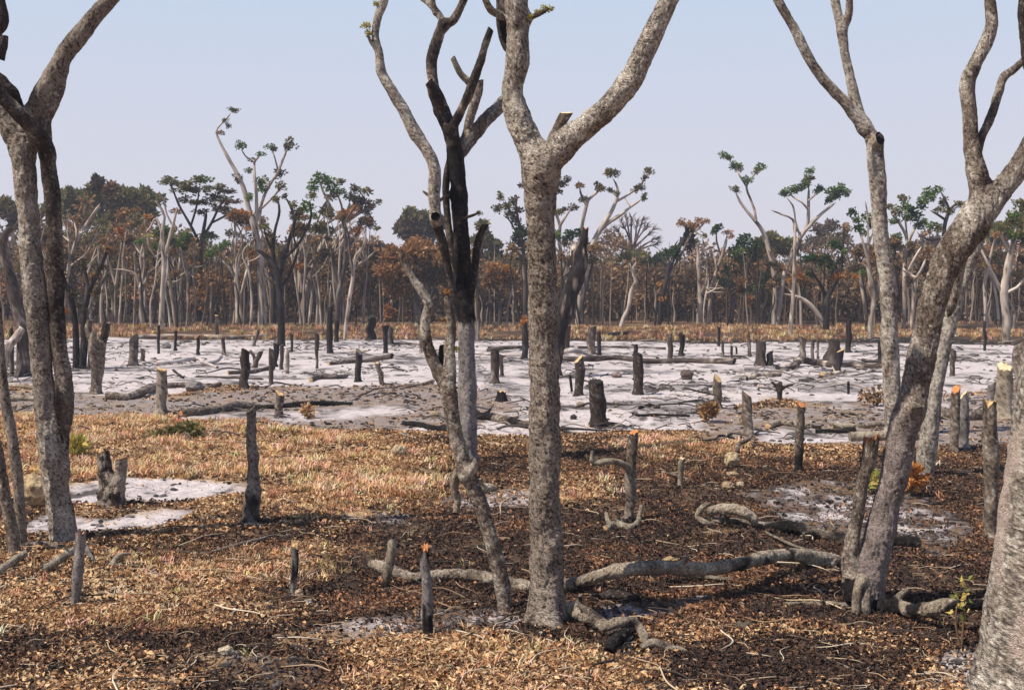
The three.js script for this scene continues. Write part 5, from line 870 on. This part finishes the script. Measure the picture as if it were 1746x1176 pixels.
backTree('thin twiggy mid height tree between the slim white stem and dark olive crown', 640, 552, 22, 8, 450, 'ashy', [[640, 425, 30, 14, 'twig', 1000], [600, 420, 30, 16, 'twig', 900], [665, 440, 22, 12, 'olive', 700]]);
backTree('olive crown above the left end of the thicket between the pale trees', 455, 552, 14, 8, 450, 'dark', [[455, 425, 30, 18, 'olive', 1000], [500, 435, 30, 16, 'brown', 900], [420, 440, 24, 16, 'olive', 700], [545, 445, 24, 14, 'twig', 700]]);
{
  // the bare fan shaped tree
  const g = G(1076, 552), d = -g.z + 20, gx = at(1076, 552, d).x, o = V(gx, hgt(gx, -d), -d), t = thing('bare_tree', 'leafless fan shaped tree of fine dark twigs behind the pale tufted tree', 'tree', o);
  const b = (p) => barkAt(BK.dark, p.clone().add(o), 0.3).map((v, i) => v * [1.3, 1.1, 1.15][i]);
  const mk = (n, pts, seg = 6) => tube(curve(pts.map(([a, c, w, z = 0]) => ({ p: at(a, c, d + z).sub(o), r: pw(w, d) })), 0.4), { seg, bark: b, rough: 0.1, end: 'round', kf: 0.35 }).g;
  part('trunk', mk('trunk', [[1076, 548, 14], [1075, 500, 12], [1076, 450, 11], [1078, 425, 9]]), M.farBark, t);
  for (let i = 0; i < 13; i++) {
    const a = -1.35 + 2.7 * (i + rr(-.3, .3)) / 12, R = rr(42, 54), ex = 1078 + Math.sin(a) * R, ey = 425 - Math.cos(a) * R * 1.18 + 4, z = rr(-1.2, 1.2);
    const base = [1077 + rr(-2, 2), 440 - rr(0, 15), 6], midp = [1077 + (ex - 1077) * 0.45 + rr(-3, 3), 428 + (ey - 428) * 0.5, 3.4, z * 0.5];
    part('branch', mk('branch', [base, midp, [ex, ey, 1.3, z]], 5), M.farBark, t);
    const tw = [];
    for (let k = 0; k < 22; k++) { const f = rr(0.35, 1), sx = midp[0] * (1 - f) + ex * f, sy = midp[1] * (1 - f) + ey * f, q = a + rr(-.8, .8), l = rr(7, 17); tw.push(mk('twig', [[sx, sy, 1.5, z * f], [sx + Math.sin(q) * l * .5, sy - Math.cos(q) * l * .5, 1.2, z * f], [sx + Math.sin(q + .2) * l, sy - Math.cos(q + .2) * l, 0.9, z * f + rr(-.4, .4)]], 3)); }
    tag(part('twigs', mergeGeometries(tw), M.farBark, t), null, null, null, 'stuff');
  }
}

// slender filler trees of the treeline, one thing each
const ZONES = [[90, 'left of the twin trunk tree'], [260, 'behind the Y shaped forked stump'], [430, 'left of the tallest far tree'], [560, 'right of the tallest far tree'], [700, 'below the rusty dome bush'], [890, 'behind the burnt tree'], [1060, 'behind the charred snag'], [1200, 'right of the wavy white trunk'], [1330, 'left of the tall thin forked tree'], [1500, 'left of the tall slim right tree'], [2000, 'at the right end']], ORD = ['first', 'second', 'third', 'fourth', 'fifth', 'sixth', 'seventh', 'eighth', 'ninth', 'tenth'], fillers = [];
const FILL = [
  ['slim bare pale tree', 'pale bare trees crowded in the far treeline', 'pale', []],
  ['slim scorched dark tree', 'dark scorched trees crowded in the far treeline', 'char', ['scorch', 'brown']],
  ['slim rusty tufted tree', 'rusty tufted trees in the far treeline', 'brown', ['brown', 'orange', 'scorch']],
  ['slim green tufted tree', 'green tufted slim trees in the far treeline', 'brown', ['green', 'olive', 'deep']],
];
for (let i = 0; i < 58; i++) {
  const left = i < 36, x = left ? rr(0, 650) : rr(650, 1746), yb = rr(551, 560), kind = pick(left ? [0, 0, 0, 1, 2, 2, 3, 2] : [0, 1, 1, 2, 2, 1]), [label, group, bark, leaves] = FILL[kind];
  if (x > 655 && x < 770) continue;
  const top = left ? rr(350, 440) : rr(405, 470), fork = yb + (top - yb) * rr(0.45, 0.65), x2 = x + rr(-14, 14), limbs = [[[x, yb, left ? rr(4, 8) : rr(3.5, 5.5)], [x + (x2 - x) * 0.3 + rr(-4, 4), (yb + fork) / 2, rr(3.5, 6)], [x2, fork, rr(3.5, 5)], [x2 + rr(-12, 12), (fork + top) / 2, 3.2], [x2 + rr(-20, 20), top, 1.6]]], cl = [];
  for (let k = 0, n = 2 + Math.floor(rnd() * 3); k < n; k++) { const s = rr(-34, 34), y0 = fork + (top - fork) * rr(0, 0.5), y1 = top + rr(-6, 40); limbs.push([[x2, y0 + 3, 3.4], [x2 + s * 0.5 + rr(-5, 5), (y0 + y1) / 2 + rr(0, 10), 2.6], [x2 + s, y1, 1.4]]); if (leaves.length) for (let j = 0; j < 2; j++) cl.push([x2 + s + rr(-7, 7), y1 + rr(-6, 4), rr(6, 10), pick(leaves)]); }
  if (leaves.length) cl.push([limbs[0][4][0], top, rr(6, 10), pick(leaves)]);
  fillers.push([x, label, farTree(label, x, yb, bark, limbs, cl, { group, name: 'slender_tree' })]);
}
{
  const cnt = {};
  for (const [x, label, o] of fillers.sort((a, b) => a[0] - b[0])) { const zone = ZONES.find(z => x < z[0])[1], k = label + zone, n = cnt[k] = (cnt[k] ?? -1) + 1; o.userData.label = `${label.replace(/tree$/, 'treeline tree')} ${zone}, ${ORD[n] ?? 'last'} from left`; }
}

// ---------- the thicket, one mass of stems and leaves ----------
const instanced = (name, geo, mat, list, label, cat) => {   // list [{p, s, r, c}]
  const m = new THREE.InstancedMesh(geo, mat, list.length), M4 = new THREE.Matrix4(), q = new THREE.Quaternion(), e = new THREE.Euler(), col = new THREE.Color(), sc = V(1, 1, 1);
  list.forEach((a, i) => { e.set(...a.r); q.setFromEuler(e); Array.isArray(a.s) ? sc.set(...a.s) : sc.setScalar(a.s); M4.compose(a.p, q, sc); m.setMatrixAt(i, M4); m.setColorAt(i, col.setRGB(...a.c)); });
  shade(m); m.name = name; scene.add(m); return tag(m, label, cat, null, 'stuff');
};
const white = g => { const n = g.attributes.position.count; g.setAttribute('color', new THREE.Float32BufferAttribute(new Float32Array(n * 3).fill(1), 3)); return g; };
{
  const cl = leafCloud(46, 0.26, [[1, 1, 1], [0.7, 0.66, 0.62], [1.25, 1.1, 1]], () => { const [q, u] = ballPoint(0.55, 0.5, 0.55, 0.5); return [q, u]; });
  const list = [];
  for (let i = 0; i < 10000; i++) {
    const d = 56 + 22 * Math.pow(rnd(), 1.3), x = rr(-0.62, 0.62) * d, px = CX + x / d * FPX, g = fbm(x * 0.16, 2, d * 0.16, 3), g2 = fbm(x * 0.5, 12, d * 0.5, 2);
    const topM = 2.7 + g * 4.2 + fbm(x * 0.45, 22, d * 0.3, 2) * 1.6 + (px < 620 ? 0.8 : 0) + (d - 56) * 0.05, y = topM * Math.pow(rnd(), 0.7), dens = ss(0.15, 1.0, y);
    if (rnd() > 0.3 + 0.7 * dens) continue;
    if (nz(x * 0.6, y * 0.8, d * 0.6) < -0.08) continue;
    const t = g2 * 1.6 + rr(-0.25, 0.25);
    let c = t < -0.22 ? [0.11, 0.075, 0.05] : t < -0.02 ? [0.27, 0.16, 0.08] : t < 0.18 ? [0.38, 0.225, 0.11] : t < 0.25 ? [0.46, 0.25, 0.10] : [0.20, 0.19, 0.075];
    if (px > 940) c = mix(c, [0.25, 0.17, 0.11], 0.45);
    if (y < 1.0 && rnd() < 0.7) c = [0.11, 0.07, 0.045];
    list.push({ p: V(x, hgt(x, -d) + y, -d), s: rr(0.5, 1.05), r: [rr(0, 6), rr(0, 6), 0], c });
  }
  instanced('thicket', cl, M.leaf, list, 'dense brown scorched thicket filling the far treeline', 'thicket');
  const st = [];
  for (let i = 0; i < 900; i++) { const d = rr(50, 72), x = rr(-0.6, 0.6) * d, h = rr(1.3, 4.0); st.push({ p: V(x, hgt(x, -d) - 0.05, -d), s: [rr(.6, 1.8), h, rr(.6, 1.8)], r: [rr(-.16, .16), rr(0, 6), rr(-.16, .16)], c: pick([[0.03, 0.025, 0.024], [0.05, 0.04, 0.035], [0.07, 0.05, 0.04], [0.2, 0.16, 0.13], [0.34, 0.28, 0.23], [0.12, 0.08, 0.06]]) }); }
  const sg = tube(curve([{ p: V(0, 0, 0), r: 0.035 }, { p: V(0.04, 0.33, 0.02), r: 0.03 }, { p: V(-0.03, 0.66, 0.0), r: 0.024 }, { p: V(0.03, 1, 0.02), r: 0.012 }], 0.12), { seg: 5, bark: () => [1, 1, 1], rough: 0, end: 'round' }).g;
  instanced('thicket_stems', sg, M.farBark, st, 'crowd of thin dark stems under the far thicket', 'stems');
}

// ---------- litter: leaves, twigs and dry grass ----------
{
  const lp = [], lc = [], N = 3;                    // one curled dead leaf
  const prof = [[0, 0.04], [0.3, 0.30], [0.62, 0.27], [1, 0.02]];
  const lv = prof.map(([t, w]) => [V(t - 0.5, 0.16 * Math.sin(t * 3.1) , 0), V(t - 0.5, 0.16 * Math.sin(t * 3.1) + w * 0.5, w), V(t - 0.5, 0.16 * Math.sin(t * 3.1) + w * 0.42, -w)]);
  for (let i = 0; i < N; i++) for (const k of [1, 2]) { const [a, b] = [lv[i][0], lv[i + 1][0]], [c, d] = [lv[i][k], lv[i + 1][k]]; for (const q of [a, b, c, b, d, c]) lp.push(q.x, q.y, q.z); }
  const leaf = new THREE.BufferGeometry(); leaf.setAttribute('position', new THREE.Float32BufferAttribute(lp, 3)); leaf.computeVertexNormals();
  const list = [], tan = [[0.66, 0.43, 0.235], [0.52, 0.29, 0.14], [0.34, 0.17, 0.085], [0.62, 0.42, 0.24], [0.24, 0.125, 0.07], [0.60, 0.44, 0.27]], rust = [[0.27, 0.135, 0.075], [0.19, 0.095, 0.058], [0.36, 0.19, 0.10], [0.14, 0.075, 0.05]], burnt = [[0.055, 0.037, 0.031], [0.08, 0.05, 0.04], [0.12, 0.065, 0.045], [0.035, 0.027, 0.025]];
  for (let i = 0; i < 1150000; i++) {
    const d = 4.3 + 15.5 * Math.pow(rnd(), 1.75), x = rr(-0.60, 0.60) * d, z = -d;
    const q = surf(x, z); if (q.ash > 0.3 && rnd() < 0.99) continue; if (q.belt > 0.35 && rnd() < 0.975) continue; if (q.grey > 0.35 && rnd() < 0.88 || q.straw > 0.5 && rnd() < 0.45) continue;
    const patch = fbm(x * 1.7, 3, z * 1.3, 3), f2 = fbm(x * 4.2, 6, z * 3.4, 2);
    if (rnd() < ss(0.0, 0.28, f2 + patch * 0.4) * 0.75) continue;
    const bp = clamp(0.30 + q.char * 0.52 - q.straw * 0.25 + patch * 2.1 + f2 * 0.9, 0.03, 0.94);
    const c0 = rnd() < bp ? pick(burnt) : rnd() < q.char * 0.85 + 0.12 ? pick(rust) : pick(tan), v = rr(0.6, 1.2), s = (0.011 + 0.030 * Math.pow(rnd(), 2.4)) * (0.82 + d / 28) * (1 - 0.15 * q.char);
    list.push({ p: V(x, hgt(x, z) + rr(0.002, 0.022), z), s: [s, s, s * rr(0.45, 1.1)], r: [rr(-1.1, 1.1) + (rnd() < .3 ? 3.1 : 0), rr(0, 6.28), rr(-.9, .9)], c: c0.map(k => k * v) });
  }
  instanced('leaf_litter', leaf, M.litter, list, 'carpet of dead brown and scorched leaves on the ground', 'leaf litter');
  console.log('leaves', list.length);
  // twigs
  const tw = [];
  const tg = tube(curve([{ p: V(-.5, 0, 0), r: 0.010 }, { p: V(-.15, 0.05, 0.09), r: 0.011 }, { p: V(.2, 0.02, -0.06), r: 0.008 }, { p: V(.5, 0.0, 0.08), r: 0.003 }], 0.12), { seg: 5, bark: () => [1, 1, 1], rough: 0, end: 'round' }).g; tg.deleteAttribute('color');
  for (let i = 0; i < 4600; i++) {
    const d = 4.3 + 12 * Math.pow(rnd(), 1.6), x = rr(-.47, .47) * d, q = surf(x, -d), l = rr(0.05, 0.26) * (rnd() < .08 ? 2 : 1);
    if (q.ash > 0.5 && rnd() < 0.9) continue;
    const c = rnd() < 0.45 + 0.2 * q.char ? [0.05, 0.04, 0.036] : pick([[0.5, 0.38, 0.25], [0.36, 0.25, 0.16], [0.22, 0.15, 0.1], [0.62, 0.52, 0.4]]);
    tw.push({ p: V(x, hgt(x, -d) + 0.015, -d), s: [l, l * 0.7 + 0.06, l * 0.7 + 0.06], r: [rr(-.3, .3), rr(0, 6.28), rr(-.12, .12)], c });
  }
  instanced('twig_litter', tg, M.litter, tw, 'scatter of thin dead twigs over the foreground ground', 'twigs');
  // charred crumbs
  const cr = new THREE.IcosahedronGeometry(1, 1); { const p = cr.attributes.position; for (let i = 0; i < p.count; i++) { const k = 1 + 0.5 * nz(p.getX(i) * 2, p.getY(i) * 2, p.getZ(i) * 2); p.setXYZ(i, p.getX(i) * k * 1.3, p.getY(i) * k * 0.7, p.getZ(i) * k); } cr.computeVertexNormals(); }
  const cb = [];
  for (let i = 0; i < 26000; i++) {
    const d = 4.4 + 32 * Math.pow(rnd(), 2.0), x = rr(-.48, .48) * d, q = surf(x, -d), f = fbm(x * 0.8, 15, d * 0.8, 3);
    if (rnd() > 0.25 + 0.5 * q.char + 0.4 * q.grey + 0.35 * q.belt + f * 0.9) continue;
    if (q.ash > 0.4 && (rnd() < 0.55 || f < 0.05)) continue;
    const s = rr(0.004, 0.012) * (0.7 + d / 11); cb.push({ p: V(x, hgt(x, -d) + s * 0.3, -d), s: [s * rr(.7, 1.8), s, s * rr(.7, 1.5)], r: [rr(-.3, .3), rr(0, 6), 0], c: q.ash > 0.4 || q.grey > 0.4 ? pick([[0.04, 0.036, 0.038], [0.07, 0.062, 0.064], [0.13, 0.115, 0.115]]) : pick([[0.03, 0.024, 0.022], [0.05, 0.035, 0.03], [0.12, 0.08, 0.055], [0.2, 0.13, 0.08]]) });
  }
  instanced('charcoal_crumbs', cr, M.litter, cb, 'scatter of charcoal crumbs and clods on burnt ground', 'charcoal');
  // charred sticks in the ash
  const sk = [];
  for (let i = 0; i < 2600; i++) {
    const d = 12.5 + 24.5 * Math.pow(rnd(), 1.1), x = rr(-.48, .48) * d, q = surf(x, -d), l = rr(0.12, 0.5) * (rnd() < .12 ? 2.4 : 1);
    if (q.ash < 0.4 && rnd() < 0.6 || fbm(x * 0.4, 17, d * 0.4, 2) < -0.02) continue;
    sk.push({ p: V(x, hgt(x, -d) + 0.012, -d), s: [l, l * 0.9 + 0.5, l * 0.8 + 0.5], r: [rr(-.2, .2), rr(0, 6.28), rr(-.1, .1)], c: pick([[0.035, 0.03, 0.03], [0.06, 0.05, 0.048], [0.14, 0.115, 0.10], [0.28, 0.24, 0.21]]) });
  }
  instanced('charred_sticks', tg, M.litter, sk, 'scatter of small burnt sticks over the ash field', 'burnt sticks');
  // dry grass
  const gp = [];
  for (let i = 0; i < 16; i++) { const a = rr(0, 6.28), le = rr(0.2, 1.0), h = rr(0.45, 1), w = 0.028, bx = rr(-.25, .25), bz = rr(-.25, .25), dx = Math.cos(a), dz = Math.sin(a); const A = V(bx - dz * w, 0, bz + dx * w), B = V(bx + dz * w, 0, bz - dx * w), Cc = V(bx + dx * le * .3 - dz * w * .8, h * .65, bz + dz * le * .3 + dx * w * .8), D = V(bx + dx * le * .3 + dz * w * .8, h * .65, bz + dz * le * .3 - dx * w * .8), E = V(bx + dx * le * .8, h, bz + dz * le * .8); for (const q of [A, B, Cc, B, D, Cc, Cc, D, E]) gp.push(q.x, q.y, q.z); }
  const gg = new THREE.BufferGeometry(); gg.setAttribute('position', new THREE.Float32BufferAttribute(gp, 3)); gg.computeVertexNormals();
  const gl = [];
  for (let i = 0; i < 60000; i++) {
    const far = rnd() < 0.35, d = far ? rr(36.5, 50) : 4.5 + 10.5 * Math.pow(rnd(), 0.8), x = rr(-.52, .52) * d, q = surf(x, -d), f = fbm(x * 1.2, 8, d * 1.2, 3);
    if (far) { if (q.ash > 0.1 || fbm(x * 0.22, 5, -d * 0.7, 3) > -0.02 || rnd() < 0.45) continue; }
    else if (rnd() > q.straw * 0.8 * ss(-0.12, 0.16, f) * (1 - q.ash) + 0.008 * (1 - q.ash) * (1 - q.belt)) continue;
    const s = far ? rr(0.07, 0.22) : rr(0.035, 0.105) * (d > 9 ? 1.15 : 0.75), c = pick([[0.72, 0.49, 0.29], [0.64, 0.41, 0.23], [0.51, 0.31, 0.165], [0.78, 0.58, 0.38], [0.41, 0.24, 0.125]]);
    gl.push({ p: V(x, hgt(x, -d) - 0.005, -d), s: [s * 1.5, s * (far ? 1 : 0.8), s * 1.5], r: [0, rr(0, 6), 0], c: (rnd() < 0.12 + 0.5 * q.char + (far ? 0.45 : 0) ? pick([[0.34, 0.19, 0.10], [0.25, 0.135, 0.075], [0.43, 0.27, 0.145], [0.16, 0.09, 0.055]]) : c).map(v => v * rr(.8, 1.2)) });
  }
  instanced('dry_grass', gg, M.litter, gl, 'low straw coloured dry grass tufts on the open ground', 'grass');
  console.log('grass', gl.length);
}
// small plants
function plant(label, x, yb, w, h, kind, n, stems, cat = 'plant', leaf = 0.07) {
  const g = G(x, yb), d = -g.z, X = pw(w, d), H = h / FPX * d, t = thing(cat === 'sapling' ? 'sapling' : 'leafy_plant', label, cat, g);
  const ends = [];
  for (let i = 0; i < stems; i++) { const e = V(rr(-X, X), H * rr(0.5, 0.95), rr(-X, X) * 0.6); ends.push(e); part('stem', tube(curve([{ p: V(0, -0.02, 0), r: 0.006 }, { p: e.clone().multiplyScalar(0.5).add(V(rr(-.02, .02), 0.02, 0)), r: 0.005 }, { p: e, r: 0.003 }], 0.05), { seg: 5, bark: () => [0.16, 0.10, 0.06], rough: 0, end: 'round' }).g, M.farBark, t); }
  part('foliage', leafCloud(n, leaf, LC[kind], () => { const e = pick(ends), [q, u] = ballPoint(X * .45 + .02, H * .25 + .02, X * .4 + .02, 0.6); return [q.add(e), u]; }), M.leaf, t);
  return t;
}
plant('low green leafy patch in the straw at left', 318, 745, 42, 18, 'olive', 260, 8);
plant('smaller olive green patch left of the larger green one', 272, 748, 34, 12, 'olive', 110, 5);
plant('yellowish leafy sprout just right of the twin trunk tree', 136, 778, 32, 30, 'yellow', 120, 5);
plant('upright yellow leaved sapling beside the big trunk at right', 1640, 1105, 22, 100, 'yellow', 30, 2, 'sapling', 0.034);
plant('orange dried leafy sprig behind the leaning hollow tree', 1553, 846, 26, 40, 'orange', 130, 5);
plant('yellow withered sprig between the leaning stem and the hollow tree', 1490, 842, 14, 24, 'yellow', 50, 3);
plant('brown dead scrub heap at the ash edge between stump and slim tree', 1495, 692, 50, 24, 'brown', 150, 12, 'scrub');
plant('brown dry scrub by the pale mound near the slim brown stump', 1205, 720, 28, 26, 'brown', 180, 7, 'scrub');
plant('small dry bush beside the low brown stump in the straw', 524, 714, 16, 18, 'straw', 80, 4, 'scrub');
plant('orange leaves growing on the black post beside the forked tree', 893, 562, 7, 20, 'orange', 60, 3, 'plant', 0.16);
plant('low orange bush at the treeline under the dome bush', 664, 552, 12, 26, 'orange', 160, 4, 'shrub', 0.18);
renderer.render(scene, camera);
